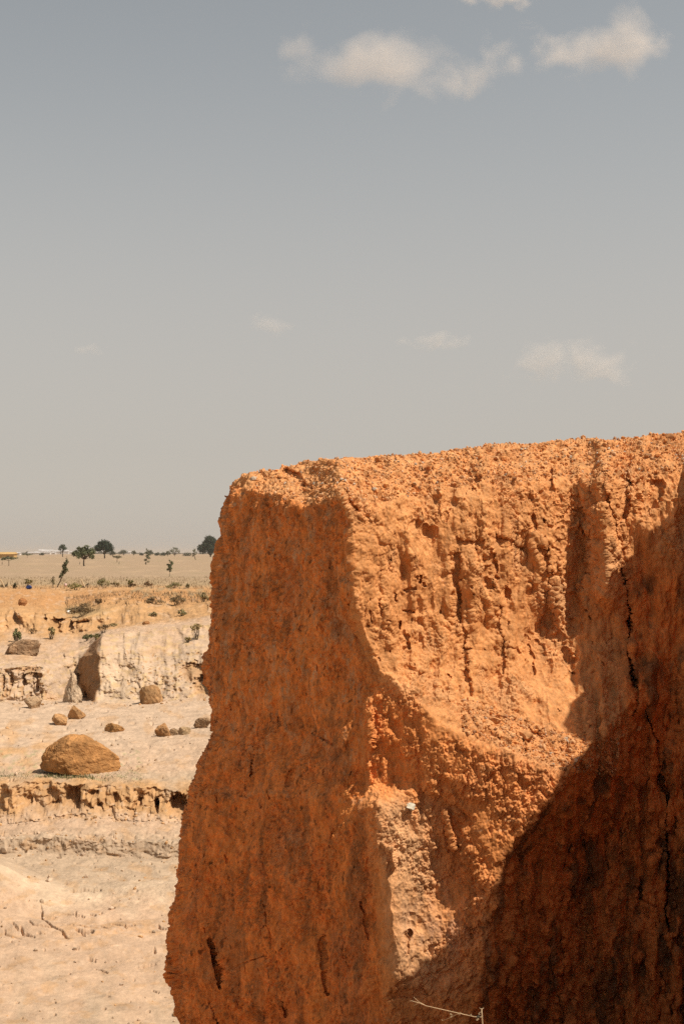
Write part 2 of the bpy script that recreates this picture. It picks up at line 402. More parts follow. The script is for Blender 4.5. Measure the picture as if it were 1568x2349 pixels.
# relief
flat = P.reshape(-1, 3)
near = np.clip(1 - (flat[:, 1] - 60) / 60, 0, 1)
n_big = fbm(flat * [0.35, 0.35, 0.5], 4, 21); n_mid = fbm(flat * [1.6, 1.1, 2.2], 4, 22, .6); n_fine = fbm(flat * [6, 3.5, 8], 3, 23, .65)
rr = RI.ravel()
rough = np.interp(rr, [5, 6, 8, 9.5, 11, 12.1, 13, 14, 16.5, 18, 20, 22, 25, 27, 30, 32, 34], [.25, .25, .3, .4, .5, 1.4, .6, .9, 1.0, .6, .45, .8, .8, 1.1, 1.2, 1.0, .4])
vis_amp = np.where(flat[:, 1] < 140, 1.0, 0.0) * np.clip((flat[:, 1] - 20) / 3, 0.3, 1)
ph = flat[:, 1] * 3.4 + .25 * flat[:, 0] + 5.0 * fbm(flat * [.16, .16, .1], 3, 77); steps = (np.sin(ph * 2) + .35 * np.sin(ph * 4 + 1)) * np.interp(rr, [5, 6, 8.0, 8.8], [.030, .035, .03, 0]) * (.5 + 1.2 * np.clip(vnoise(flat * [.5, .9, .1], 78), -.3, 1))
dz = (n_big * 0.10 + n_mid * 0.055 * rough + n_fine * 0.030 * rough + steps) * vis_amp
dy = (n_mid * 0.16 + n_fine * 0.08) * scarp.ravel() * vis_amp
P[..., 2] += dz.reshape(NR, NC); P[..., 1] += dy.reshape(NR, NC)
# soil colour
rc = np.array(RCOL); jit = RI + 0.9 * fbm(np.stack([SX.ravel() / 70, RI.ravel() * .7, 0 * SX.ravel() + 2], 1), 4, 41).reshape(NR, NC)
jit = np.where(RI > 31, RI, np.clip(jit, 0, len(ROWS) - 1))
tint = np.stack([np.interp(jit, np.arange(len(ROWS)), rc[:, c]) for c in range(3)], -1)
def blend(mask, rgb):
    global tint
    tint = tint * (1 - mask[..., None]) + np.array(rgb) * mask[..., None]
nb = fbm(np.stack([SX.ravel() / 45, SY.ravel() / 22, 0 * SX.ravel()], 1), 4, 51).reshape(NR, NC)
nb2 = fbm(np.stack([SX.ravel() / 18, SY.ravel() / 8, 0 * SX.ravel() + 7], 1), 4, 52).reshape(NR, NC)
blend(sstep(.05, .5, nb) * .45 * (RI < 31), ORNG)
blend(sstep(.15, .5, nb2) * .4 * (RI < 31), PALE)
blend(.75 * sstep(-.2, .4, nb2) * sstep(1, 0, ((SX - 250) / 210) ** 2 + ((SY - 2135) / 26) ** 2), (0.52, 0.30, 0.15))    # ochre mud flat
blend(.7 * sstep(-.5, .3, nb) * np.exp(-((SX - 40) / 90) ** 2 - ((SY - 1720) / 40) ** 2), (0.53, 0.30, 0.13))
blend(.8 * np.exp(-((SX - 260) / 70) ** 2 - ((SY - 1570) / 60) ** 2) * (RI > 21.5) * (RI < 26), WHITE)
blend(.55 * sstep(.0, .4, nb2) * (RI > 21.8) * (RI < 25.3), (0.50, 0.33, 0.15))
blend(.5 * sstep(.1, .5, nb2) * (RI > 16.6) * (RI < 18.6) * (SX < 330), (0.33, 0.29, 0.14))                         # thin grass on the terrace
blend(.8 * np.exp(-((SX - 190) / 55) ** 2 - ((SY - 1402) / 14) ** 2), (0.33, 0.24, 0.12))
blend(.7 * sstep(.0, .5, nb2 + .2) * (RI > 29.3) * (RI < 31) * (SX > 300), (0.30, 0.21, 0.11))
blend(HOL * .7 * (RI > 13), (0.42, 0.23, 0.10))  # recesses and pick marks tinted brown: their shade put into the soil colour
nl = np.interp(RI, [22, 23, 24, 25], [198, 179, 184, 206]) + 7 * nb2; nr_ = np.interp(RI, [22, 23, 24, 25], [221, 231, 229, 232]) + 7 * nb
blend(.9 * sstep(-3, 4, SX - nl) * sstep(3, -4, SX - nr_) * (RI > 21.6) * (RI < 25.2), (0.30, 0.155, 0.068))  # brown shade of the niche's turned-away side, painted into the soil
pl = fbm(np.stack([SX.ravel() / 60, SY.ravel() / 6, 0 * SX.ravel() + 3], 1), 4, 61).reshape(NR, NC)
blend(.35 * sstep(.0, .6, pl) * (RI > 31.5), (0.31, 0.235, 0.13)); blend(.35 * sstep(.1, .6, -pl) * (RI > 31.5), (0.46, 0.32, 0.19))
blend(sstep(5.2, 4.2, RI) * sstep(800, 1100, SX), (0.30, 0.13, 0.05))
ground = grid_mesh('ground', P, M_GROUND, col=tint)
tag(ground, kind='structure')
GROUND_P = P; GX, GRI = gx, tt
def ground_at(sx, y):
    """height of the ground in the direction of column sx at distance y"""
    j = int(np.argmin(np.abs(gx - sx))); col_y = GROUND_P[:, j, 1]
    o = np.argsort(col_y); return float(np.interp(y, col_y[o], GROUND_P[o, j, 2]))

GROUND_V = HY - GROUND_P[..., 2] / np.maximum(GROUND_P[..., 1], 1) * F
def ground_y(sx, sy):
    """distance at which the ground seen in column sx first reaches row sy"""
    j = int(np.argmin(np.abs(gx - sx))); v = np.minimum.accumulate(np.where(GROUND_P[:, j, 1] > 21.5, GROUND_V[:, j], 9e9))
    i = int(np.argmax(v <= sy)); return float(GROUND_P[i, j, 1])

# ------------------------------------------------------------------ the orange laterite cliff
SIL = [(1050, 560), (1090, 546), (1105, 535), (1130, 517), (1165, 502), (1220, 498), (1260, 493), (1300, 489), (1400, 482), (1500, 471), (1560, 474), (1600, 480), (1660, 488), (1690, 482), (1720, 468), (1760, 450), (1800, 437),
       (1850, 430), (1900, 418), (1950, 412), (2000, 408), (2060, 400), (2100, 396), (2150, 390), (2200, 392), (2250, 398), (2300, 405), (2349, 413), (2500, 430), (2800, 440)]
CREST = [(400, 1120), (500, 1112), (535, 1105), (560, 1096), (590, 1088), (640, 1078), (655, 1074), (700, 1059), (760, 1055), (830, 1050), (930, 1047), (1000, 1042), (1100, 1030), (1270, 1017), (1400, 1010), (1568, 995), (1700, 985)]
CORN = [(1050, 760), (1140, 775), (1200, 800), (1300, 812), (1400, 808), (1480, 825), (1560, 836), (1650, 832), (1750, 832), (1840, 838), (1950, 846), (2100, 860), (2240, 878), (2349, 886), (2800, 890)]
LIP = [(700, 1400), (800, 1440), (825, 1480), (870, 1560), (950, 1600), (1000, 1655), (1100, 1712), (1220, 1750), (1285, 1775), (1400, 1785), (1700, 1790)]
CORN2 = [(1000, 1340), (1600, 1330), (1780, 1290), (1880, 1225), (1960, 1150), (2080, 1128), (2250, 1100), (2349, 1070), (2800, 1050)]
RIM = [(500, 1120), (535, 1114), (580, 1125), (640, 1140), (700, 1162), (750, 1147), (775, 1140), (800, 1146), (850, 1146), (950, 1132), (1050, 1112), (1200, 1100), (1400, 1085), (1700, 1072)]
BOT = 2800.0
def Dcliff(sx, sy):
    sil = lerp_tab(SIL, sy); cor = lerp_tab(CORN, sy)
    left = 13.55 - (sx - sil) * (1.55 / (cor - sil))
    wall = lerp_tab([(400, 10.6), (812, 12.0), (1000, 12.62), (1150, 13.02), (1300, 13.32), (1400, 13.47), (1500, 13.52), (1700, 13.40)], sx)
    wall = wall - 0.24 * np.exp(-((sx - 1388) / 30) ** 2) * sstep(1480, 1320, sy) + .08 * np.exp(-((sx - 1325) / 30) ** 2) * sstep(1480, 1320, sy) - 0.10 * np.exp(-((sx - 1100) / 60) ** 2)
    lip = lerp_tab(LIP, sx)
    lowb = lerp_tab([(400, 12.9), (780, 12.27), (836, 12.18), (900, 12.10), (1000, 11.96), (1100, 11.97), (1290, 12.08), (1700, 12.1)], sx)
    tread = lowb + .02 + 0.0043 * (lip - sy)
    up = smin(wall, tread, 0.40)
    c2 = lerp_tab(CORN2, sy)
    lb = sstep(1850, 1770, sy); low = lowb * lb + (12.03 + .06 * np.exp(-((sx - 1000) / 60) ** 2) + .17 * sstep(862, 815, sx)) * (1 - lb) - 0.00025 * (sy - 1700)
    spur = lerp_tab([(1780, 862), (1844, 858), (1922, 866), (2035, 868), (2120, 872), (2241, 886)], sy)
    low = low - 0.16 * np.exp(-((sx - spur) / 64) ** 2) * sstep(1780, 1860, sy) * sstep(2300, 2180, sy)
    low = low + 0.13 * np.exp(-((sx - 1040) / 50) ** 2 - ((sy - 2010) / 90) ** 2)
    low = low + np.maximum(0, sx - c2) * 0.0065 - .004 * np.maximum(0, lip - 12 - sy) * sstep(1150, 1000, sx)
    bay = 13.32 - (sy - 1780) * 0.00035 + lerp_tab([(1100, .0), (1500, .08), (1700, -.05)], sx)
    lower = smin(low, bay, 0.2)
    D = smax(up, lower, 0.03)
    left = left - .07 * sstep(1790, 1835, sy + .06 * (sx - 600)) + .05 * sstep(1560, 1640, sy) * sstep(1790, 1700, sy)
    D = smax(D, left, 0.03)
    rim = lerp_tab(RIM, sx)
    top = rim - sy
    k = lerp_tab([(500, 10), (780, 10), (900, 30), (1600, 40)], sx)
    D = D + 0.0105 * np.log1p(np.exp(np.clip(top / k, -30, 30))) * k
    D = D + (1300 - sy) * 0.00028
    e = np.clip(1 - (sx - sil) / 30, 0, 1); D = D + 0.5 * e * e
    return D

nu, nw = 690, 770
w = np.linspace(0, 1, nw)
syn = BOT + (1105 - BOT) * (1 - (1 - w) ** 1.0)
# more samples where the picture looks
syn = np.concatenate([np.linspace(BOT, 2380, 24, endpoint=False), np.linspace(2380, 1105, nw - 24)])
wn_ = (BOT - syn) / (BOT - 1105)
u = np.linspace(0, 1, nu) ** 0.97
sil_n = lerp_tab(SIL, syn)
sxg = sil_n[:, None] + u[None, :] * (1588 - sil_n[:, None])
syg = BOT + wn_[:, None] * (lerp_tab(CREST, sxg) - BOT)
sxj = sxg + 8 * fbm(np.stack([sxg.ravel() / 34, syg.ravel() / 34, 0 * sxg.ravel()], 1), 3, 2).reshape(sxg.shape)
syj = syg + 8 * fbm(np.stack([sxg.ravel() / 34, syg.ravel() / 34, 0 * sxg.ravel() + 5], 1), 3, 4).reshape(sxg.shape)
D = Dcliff(np.maximum(sxj, lerp_tab(SIL, syj)), syj)

def z4(x, y): return (403.6 + x * .3754, 1009 + y * .3754)
def z5(x, y): return (979.6 + x * .3754, 975.4 + y * .3754)
def z6(x, y): return (386.8 + x * .3754, 1547 + y * .3754)
def z7(x, y): return (840.8 + x * .4638, 1547 + y * .4638)
carves = [  # (polyline, half width in px, metres pushed back, jitter)
 ([z5(185, 800), z5(175, 950), z5(190, 1080), z5(185, 1210)], 9, .16), ([z5(225, 1260), z5(230, 1400), z5(245, 1560), z5(250, 1650)], 7, .13),
 ([z5(185, 705), z5(330, 715)], 7, .10), ([z5(420, 690), z5(500, 710), z5(570, 760)], 9, .14), ([z5(395, 790), z5(405, 920)], 9, .14), ([z5(375, 950), z5(385, 990)], 6, .1),
 ([z5(485, 1000), z5(490, 1045)], 6, .14), ([z5(430, 1110), z5(440, 1250)], 6, .12), ([z5(460, 1320), z5(462, 1500)], 6, .12), ([z5(500, 1370), z5(560, 1385)], 5, .08),
 ([z5(720, 770), z5(735, 900), z5(730, 1100), z5(745, 1250), z5(760, 1400)], 8, .15), ([z5(640, 560), z5(655, 640)], 8, .14),
 ([z5(930, 520), z5(850, 650), z5(840, 760)], 14, .22), ([z5(940, 690), z5(935, 880), z5(890, 960)], 24, .30), ([z5(850, 780), z5(900, 930)], 14, .2),
 ([z5(860, 1040), z5(920, 1130)], 18, .22), ([z5(915, 1200), z5(920, 1250)], 11, .16), ([z5(800, 1290), z5(830, 1400), z5(870, 1450)], 16, .16), ([z5(615, 1300), z5(640, 1480), z5(650, 1520)], 6, .11),
 ([z5(215, 290), z5(240, 380), z5(300, 360)], 13, .20), ([z5(235, 280), z5(250, 295)], 5, .15), ([z5(60, 300), z5(50, 440)], 9, .12), ([z5(755, 290), z5(750, 400)], 10, .16), ([z5(570, 450), z5(640, 440)], 7, .1), ([z5(900, 440), z5(960, 480)], 8, .12),
 ([z5(1070, 290), z5(1100, 450), z5(1130, 600), z5(1150, 690)], 5, .16), ([z5(1215, 350), z5(1210, 480), z5(1180, 570)], 13, .20), ([z5(1400, 380), z5(1360, 470)], 20, .2), ([z5(690, 250), z5(660, 270)], 6, .1), ([z5(890, 110), z5(910, 135)], 7, .12), ([z5(800, 570), z5(820, 575)], 6, .1), ([z5(120, 530), z5(110, 560)], 5, .1), ([z5(700, 770), z5(720, 810)], 8, .12), ([z5(1020, 690), z5(1080, 700)], 6, .08),
 ([z5(1170, 730), z5(1170, 880), z5(1210, 950), z5(1215, 1050), z5(1230, 1150), z5(1220, 1380), z5(1250, 1470), z5(1270, 1560)], 4.2, .32), ([z7(1325, 0), z7(1340, 120), z7(1310, 200)], 2.6, .15),
 ([z7(1370, 160), z7(1430, 330), z7(1445, 480), z7(1480, 600), z7(1475, 760), z7(1490, 940), z7(1480, 1240)], 3.4, .22),
 ([z4(1245, 985), z4(1255, 1060)], 5, .12), ([z4(1330, 945), z4(1335, 985)], 4, .10), ([z4(1365, 1110), z4(1366, 1150)], 4, .10), ([z4(1405, 1200), z4(1412, 1270)], 5, .12), ([z4(1495, 830), z4(1495, 870)], 3.5, .1), ([z4(1225, 770), z4(1240, 840)], 4, .08),
 ([z4(1030, 320), z4(1060, 370), z4(1100, 420)], 6, .13), ([z4(1160, 270), z4(1210, 320)], 6, .08), ([z4(1180, 1040), z4(1190, 1110)], 3, .06), ([z4(1130, 930), z4(1160, 1000), z4(1150, 1080)], 2, .05), ([z4(1380, 1040), z4(1450, 1050)], 2.5, .05), ([z4(1060, 990), z4(1065, 1010)], 4, .1), ([z4(1400, 920), z4(1470, 910)], 3, .05), ([z4(1310, 730), z4(1316, 740)], 3, .06), ([z4(1490, 200), z4(1550, 230)], 12, .16), ([z4(1480, 520), z4(1560, 560)], 12, .10), ([z4(1420, 1400), z4(1480, 1440)], 10, .06),
 ([z4(660, 182), z4(760, 235), z4(790, 285)], 8, .22), ([z4(790, 285), z4(900, 270)], 6, .14),
 ([z6(510, 420), z6(520, 500), z6(500, 620)], 3.5, .09), ([z6(250, 1620), z6(280, 1750), z6(315, 1920)], 4.5, .14), ([z6(410, 830), z6(460, 950)], 7, .05), ([z6(390, 960), z6(480, 1150)], 7, .05), ([z6(930, 1620), z6(940, 1800), z6(960, 1950)], 3.5, .08),
 ([z6(850, 360), z6(900, 370), z6(1000, 430)], 2.2, .03), ([z6(390, 1790), z6(500, 1750), z6(600, 1715)], 1.8, .03), ([z6(450, 150), z6(455, 190)], 5, .06), ([z6(510, 250), z6(510, 310)], 5, .06), ([z6(580, 1400), z6(640, 1660)], 4, .03), ([z6(1170, 1400), z6(1200, 1620)], 3, .04), ([z6(280, 1150), z6(290, 1200)], 7, .06), ([z6(700, 2000), z6(712, 2090)], 4, .08), ([z6(380, 1930), z6(460, 2010)], 8, .08), ([z6(260, 2010), z6(300, 2130)], 4, .08), ([z6(1000, 950), z6(990, 1100)], 3, .04), ([z6(920, 1300), z6(930, 1320)], 9, .06), ([z6(1350, 1950), z6(1560, 1930)], 6, .10), ([z6(740, 600), z6(720, 660)], 4, .05),
 ([z7(965, 770), z7(975, 800)], 8, .16), ([z7(1065, 795), z7(1070, 805)], 6, .13), ([z7(1090, 560), z7(1100, 650)], 9, .05), ([z7(215, 1265), z7(217, 1285)], 3, .10), ([z7(205, 1300), z7(200, 1380)], 5, .06), ([z7(600, 1240), z7(520, 1270)], 6, .09), ([z7(490, 1530), z7(530, 1620)], 4, .08), ([z7(640, 1540), z7(650, 1590)], 9, .12), ([z7(120, 1590), z7(300, 1585)], 7, .12), ([z7(270, 1480), z7(160, 1540)], 5, .06),
 ([z7(585, 235), z7(650, 285)], 8, .12), ([z7(810, 280), z7(860, 320)], 6, .10), ([z7(720, 340), z7(800, 385)], 3, .05), ([z7(460, 185), z7(530, 188)], 3, .07), ([z7(1330, 540), z7(1380, 620)], 7, .06), ([z7(1300, 690), z7(1300, 760), z7(1290, 1050)], 9, .07), ([z7(1330, 1100), z7(1430, 1150)], 4, .06), ([z7(1460, 1480), z7(1440, 1700)], 4, .07), ([z7(800, 1550), z7(810, 1729)], 7, .06), ([z7(250, 380), z7(280, 680)], 6, .05)]
prn = np.random.default_rng(5)
for k in range(90):      # pick marks in the shaded bay
    cx_, cy_ = prn.uniform(1090, 1560), prn.uniform(1880, 2340)
    if cx_ < lerp_tab(CORN2, cy_) + 10: continue
    L = prn.uniform(6, 22); carves.append(([(cx_, cy_), (cx_ + L * .8, cy_ - L * .9)] if prn.random() < .5 else [(cx_, cy_), (cx_ + prn.uniform(-3, 3), cy_ + L)], prn.uniform(5, 10), prn.uniform(.07, .14)))
for k in range(70):     # small pits in the lit face
    cx_, cy_ = prn.uniform(830, 1400), prn.uniform(1090, 1640)
    if cy_ > lerp_tab(LIP, cx_) - 15: continue
    carves.append(([(cx_, cy_), (cx_ + prn.uniform(-2, 4), cy_ + prn.uniform(1, 9))], prn.uniform(1.6, 3.6), prn.uniform(.02, .06)))
for k in range(80):     # small pits in the weathered face
    cx_, cy_ = prn.uniform(430, 830), prn.uniform(1160, 2340)
    carves.append(([(cx_, cy_), (cx_ + prn.uniform(-2, 2), cy_ + prn.uniform(2, 16))], prn.uniform(1.5, 3.0), prn.uniform(.015, .04)))
jx = 4.0 * fbm(np.stack([sxg.ravel() / 9, syg.ravel() / 9, 0 * sxg.ravel() + 1], 1), 3, 71).reshape(sxg.shape)
jy = 4.0 * fbm(np.stack([sxg.ravel() / 9, syg.ravel() / 9, 0 * sxg.ravel() + 8], 1), 3, 72).reshape(sxg.shape)
jn = fbm(np.stack([sxg.ravel() / 16, syg.ravel() / 16, 0 * sxg.ravel() + 3], 1), 2, 73).reshape(sxg.shape)
kx = 6.5 * fbm(np.stack([sxg.ravel() / 34, syg.ravel() / 34, 0 * sxg.ravel() + 12], 1), 2, 75).reshape(sxg.shape)
push = np.zeros_like(D)
for pts, wd, dep in carves:
    a = np.array(pts); pad = wd * 2.6 + 10
    m = (sxg > a[:, 0].min() - pad) & (sxg < a[:, 0].max() + pad) & (syg > a[:, 1].min() - pad) & (syg < a[:, 1].max() + pad)
    if not m.any(): continue
    jw = min(1.0, wd / 6)
    qx, qy = sxg[m] + jx[m] * jw * 1.3 + kx[m], syg[m] + jy[m] * jw * 1.3 + .6 * kx[m]
    dd = poly_dist(qx, qy, pts)
    wd_ = wd * 1.35 if wd > 4.5 else wd; dep_ = dep * (.40 if wd > 4.5 else .75); ww_ = np.maximum(wd_ * (1 + (.9 if wd > 4.5 else .45) * jn[m]), .3)
    if wd > 4.5:      # gouge: sharp edge towards the sun, long ramp on the other side
        al = np.argsort(a[:, 1]); ly = np.interp(qy, a[al, 1], a[al, 0])
        dd = np.where(qx < ly, dd * .62, dd * 1.25)
        prof = np.where(qx < ly, np.clip(1 - dd / ww_, 0, 1) ** 1.1 * 1.2, np.clip(2.2 * (1 - dd / ww_), 0, 1.2))
    else:
        prof = np.clip(1.7 * (1 - dd / ww_), 0, 1)
    push[m] = np.maximum(push[m], dep_ * np.minimum(prof, 1))
ribs = [([(846, 1635), (850, 1712)], 8, .12), ([(846, 1750), (850, 1790)], 6, .06), ([z7(120, 860), z7(140, 950)], 9, .06), ([z7(385, 680), z7(430, 850)], 9, .07), ([z7(600, 270), z7(650, 310)], 6, .04)]
for pts, wd, dep in ribs:
    dd = poly_dist(sxg + jx, syg + jy, pts); push -= dep * np.clip(1.4 * (1 - dd / wd), 0, 1)
flute = fbm(np.stack([sxg.ravel() / 50, syg.ravel() / 170, 0 * sxg.ravel() + 6], 1), 3, 74).reshape(sxg.shape)
flute *= sstep(830, 900, sxg) * sstep(0, 60, lerp_tab(LIP, sxg) - syg)
bayf = fbm(np.stack([sxg.ravel() / 26, syg.ravel() / 150, 0 * sxg.ravel() + 9], 1), 3, 76).reshape(sxg.shape)
bayf = (bayf + .22 * np.sin(sxg / 7.5 + 3.5 * kx / 6.5)) * sstep(0, 60, sxg - lerp_tab(CORN2, syg)) * sstep(1500, 1750, syg)
D = D + push + .115 * flute + .15 * bayf
PF = np.stack([(sxg - CX) / F * D, D, (HY - syg) / F * D], -1)

# extend: left flank behind the silhouette, right arm towards the viewer, plateau behind the crest
tl = np.concatenate([np.linspace(0, 1, 22)[1:] ** 1.4])[::-1]
Lc = PF[:, :1, :] + np.stack([1.9 * tl ** 1.5, 3.6 * tl, -0.25 * tl], -1)[None]
arm_xy = np.array([(3.40, 13.2), (3.62, 12.95), (3.76, 12.5), (3.88, 12.0), (4.0, 11.4), (3.80, 10.9), (3.5, 10.2), (2.95, 9.0), (2.9, 8.2), (3.2, 7.4), (5.0, 6.6), (10, 6.0)])
seg = np.concatenate([[0], np.cumsum(np.hypot(*np.diff(np.vstack([[PF[400, -1, 0], PF[400, -1, 1]], arm_xy]), axis=0).T))])
ta = np.linspace(0, seg[-1], 110)[1:]
axy = np.vstack([[PF[400, -1, 0], PF[400, -1, 1]], arm_xy])
ax_ = np.interp(ta, seg, axy[:, 0]); ay_ = np.interp(ta, seg, axy[:, 1])
e0 = PF[:, -1:, :]
fade = np.exp(-ta / .45)[None, :]
zz = e0[..., 2]
batter = (zz - e0[-1:, :, 2]) * 0.06
Rc = np.stack([ax_[None, :] + (e0[..., 0] - PF[400, -1, 0]) * fade + batter * 0.6 + 0 * zz, ay_[None, :] + (e0[..., 1] - PF[400, -1, 1]) * fade + 0 * zz, zz + (np.interp(ta, [0, .3, .8, 1.4, 2.2, 4, 6], [0, .10, .42, .36, .22, .5, .7]) + .15 * np.sin(ta * 9) * sstep(.2, .6, ta) + .10 * np.sin(ta * 23 + 1) + .06 * np.sin(ta * 51))[None, :] * sstep(-3, 1, zz)], -1)
PA = np.concatenate([Lc, PF, Rc], 1)
nL, nRt = Lc.shape[1], Rc.shape[1]
ncol = PA.shape[1]
ci = np.arange(ncol)
dirx = np.interp(ci, [0, nL, nL + 60, nL + nu - 1, nL + nu + 40, ncol - 1], [1.0, .55, .25, .25, 1.0, .6])
diry = np.interp(ci, [0, nL, nL + 60, nL + nu - 1, nL + nu + 40, ncol - 1], [.25, .9, 1.0, 1.0, .35, 1.0])
bt = np.concatenate([np.linspace(0, 1, 40)[1:] ** 2 * 7.0]); bz = -0.10 * bt ** .5 * sstep(0, .6, bt) + .02 * bt
Back = PA[-1:, :, :] + np.stack([bt[:, None] * dirx[None], bt[:, None] * diry[None], np.repeat(bz[:, None], ncol, 1)], -1)
Drop = Back[-1:, :, :] + np.stack([np.full((6, ncol), 0.0) + (np.arange(1, 7) * .25)[:, None] * dirx, (np.arange(1, 7) * .25)[:, None] * diry, np.repeat((-np.arange(1, 7) * 1.4)[:, None], ncol, 1)], -1)
PC = np.concatenate([PA, Back, Drop], 0)
nrow = PC.shape[0]
SXc = np.concatenate([np.repeat(sxg[:, :1], nL, 1), sxg, np.repeat(sxg[:, -1:], nRt, 1)], 1); SXc = np.concatenate([SXc, np.repeat(SXc[-1:], nrow - nw, 0)], 0)
SYc = np.concatenate([np.repeat(syg[:, :1], nL, 1), syg, np.repeat(syg[:, -1:], nRt, 1)], 1); SYc = np.concatenate([SYc, np.repeat(SYc[-1:], nrow - nw, 0)], 0)

def grid_normals(P):
    du = np.gradient(P, axis=1); dv = np.gradient(P, axis=0)
    n = np.cross(du, dv); return n / (np.linalg.norm(n, axis=-1, keepdims=True) + 1e-12)
N0 = grid_normals(PC)
# smoothed normals so the grit stands off the broad surface
for _ in range(6):
    N0[1:-1, 1:-1] = (N0[:-2, 1:-1] + N0[2:, 1:-1] + N0[1:-1, :-2] + N0[1:-1, 2:] + N0[1:-1, 1:-1]) / 5
N0 /= np.linalg.norm(N0, axis=-1, keepdims=True) + 1e-12
fp = PC.reshape(-1, 3)
shp = PC.shape[:2]
isleft = sstep(6, -10, SXc - lerp_tab(CORN, SYc)) * sstep(-6, 12, SYc - lerp_tab(RIM, SXc))
above = sstep(6, -6, SYc - lerp_tab(LIP, SXc)) * (1 - isleft)
topz = sstep(1230, 1100, SYc - 0.0 * SXc) * (1 - isleft)
topz = np.clip(topz + sstep(1330, 1180, SYc + 0.16 * (1400 - SXc)) * (1 - isleft) * .7, 0, 1)
crestz = sstep(30, -20, SYc - lerp_tab(RIM, SXc)); topz = topz * (1 - .55 * crestz)
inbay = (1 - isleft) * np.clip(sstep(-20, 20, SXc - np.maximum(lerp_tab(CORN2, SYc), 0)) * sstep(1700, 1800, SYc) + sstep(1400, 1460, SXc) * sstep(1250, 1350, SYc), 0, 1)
smoothz = above * (1 - topz) * (1 - inbay)       # the finer lower half of the scoop
butt = (1 - above) * (1 - isleft) * (1 - inbay)
HP = PC[::2, ::2].reshape(-1, 3); hsh_ = PC[::2, ::2].shape[:2]
def fbmh(sc, oc, seed, gain=.5):     # slow-varying noise, worked out on every second point
    q = fbm(HP * sc, oc, seed, gain).reshape(hsh_)
    return np.repeat(np.repeat(q, 2, 0), 2, 1)[:shp[0], :shp[1]]
n_b = fbmh([1.4, 1.4, 1.1], 3, 101)
n_m = fbm(fp * [5.5, 5.5, 4.0], 4, 102, .6).reshape(shp)
n_f = fbm(fp * [22, 22, 16], 3, 103, .7).reshape(shp)
f1, f2 = worley(fp * [24, 24, 19], 5); lump = (0.55 - f1).reshape(shp)
g1, g2 = worley(fp * [52, 52, 40], 6); grit = (0.55 - g1).reshape(shp)
h1, h2 = worley(fp * [7.5, 7.5, 6.0] + 0.25 * np.stack([n_m.ravel()] * 3, 1), 7); block = np.clip(h2 - h1, 0, .25).reshape(shp) * 4
patch = fbmh([2.2, 2.2, 1.8], 3, 109)
spx0 = lerp_tab([(1780, 890), (1850, 900), (1940, 915), (2040, 915), (2150, 900), (2260, 890)], SYc)
paleband = np.exp(-((SXc - spx0) / 60) ** 2) * sstep(1800, 1870, SYc) * sstep(2330, 2230, SYc) * (1 - isleft)
liptip = np.exp(-((SYc - lerp_tab(LIP, SXc)) / 14) ** 2) * (1 - isleft)
butt = butt * (1 - .6 * paleband) * (1 - .5 * liptip)
crumb = .22 + 1.15 * sstep(-.30, .38, patch + .35 * fbmh([6, 6, 4], 2, 131))
amp_l = 0.011 * topz + 0.002 * smoothz + 0.008 * butt + 0.012 * isleft + 0.006 * inbay
amp_g = 0.015 * topz + 0.008 * smoothz + 0.014 * butt + 0.012 * isleft + 0.006 * inbay
amp_m = 0.045 * topz + 0.022 * smoothz + 0.040 * butt + 0.042 * isleft + 0.040 * inbay
amp_k = 0.026 * topz + 0.013 * smoothz + 0.018 * butt + .008 * isleft
n_b *= 1 - .5 * crestz
n_m = n_m * (.45 + .55 * np.clip(isleft + inbay, 0, 1)) + (.30 - 1.3 * np.abs(n_m)) * .75 * (1 - np.clip(isleft + inbay, 0, 1))
disp = n_b * (0.055 * (1 - isleft) + .095 * isleft) + amp_m * n_m + ((0.015 - .008 * smoothz) * n_f + amp_l * lump + amp_g * grit * 1.3 + amp_k * block) * crumb
PC = PC + N0 * disp[..., None]

# soil colours of the cliff (fresh ochre, pale kaolin seams, and weathered red-brown skin whose colour also lifts the shaded faces)
FRESH = np.array((0.61, 0.262, 0.088)); SKIN_LIFT = np.array((0.69, 0.228, 0.055)); DUST = np.array((0.60, 0.325, 0.150)); KAOL = np.array((0.60, 0.345, 0.180)); REDB = np.array((0.42, 0.135, 0.05)); ASH = np.array((0.50, 0.255, 0.120)); STAIN_SHADE = np.array((0.19, 0.085, 0.035))
ct = np.broadcast_to(FRESH, (*shp, 3)).copy()
def cb(mask, rgb):
    global ct
    mask = np.clip(mask, 0, 1)[..., None]; ct = ct * (1 - mask) + rgb * mask
N1 = grid_normals(PC)
cb(sstep(.0, .6, patch + .3 * n_m) * .5, DUST)
cb(np.clip(N1[..., 2], 0, 1) ** 1.0 * .45 * (1 - isleft), DUST)
cb(isleft * .95, SKIN_LIFT)
cb((butt * .5 + inbay * .8), SKIN_LIFT)
col_n = fbmh([9, 9, 3.2], 4, 111, .65); col_n2 = fbmh([3, 3, 1.0], 4, 112, .6); col_n3 = fbm(fp * [26, 26, 10], 3, 113, .7).reshape(shp)
streak = fbmh([5, 5, .7], 4, 115, .6); upleft = sstep(1850, 1650, SYc + 40 * col_n2)
cb(isleft * sstep(.1, .55, streak + .25 * col_n3) * .55, STAIN_SHADE * 1.5)
cb(isleft * sstep(.15, .6, -streak + .2 * col_n) * .5, np.array((0.68, 0.26, 0.07)))
fleck = fbm(fp * [60, 60, 22], 2, 114, .7).reshape(shp)
cb(isleft * sstep(.0, .6, .7 * col_n + .6 * col_n3 + .5 * fleck) * (.80 * upleft + .12), ASH)
cb(isleft * sstep(.35, .8, .5 * col_n3 + .8 * fleck) * (.5 * upleft + .2), np.array((0.60, 0.36, 0.19)))
cb(isleft * sstep(.15, .6, col_n2 - .3 * col_n3) * .35, REDB * 1.15)
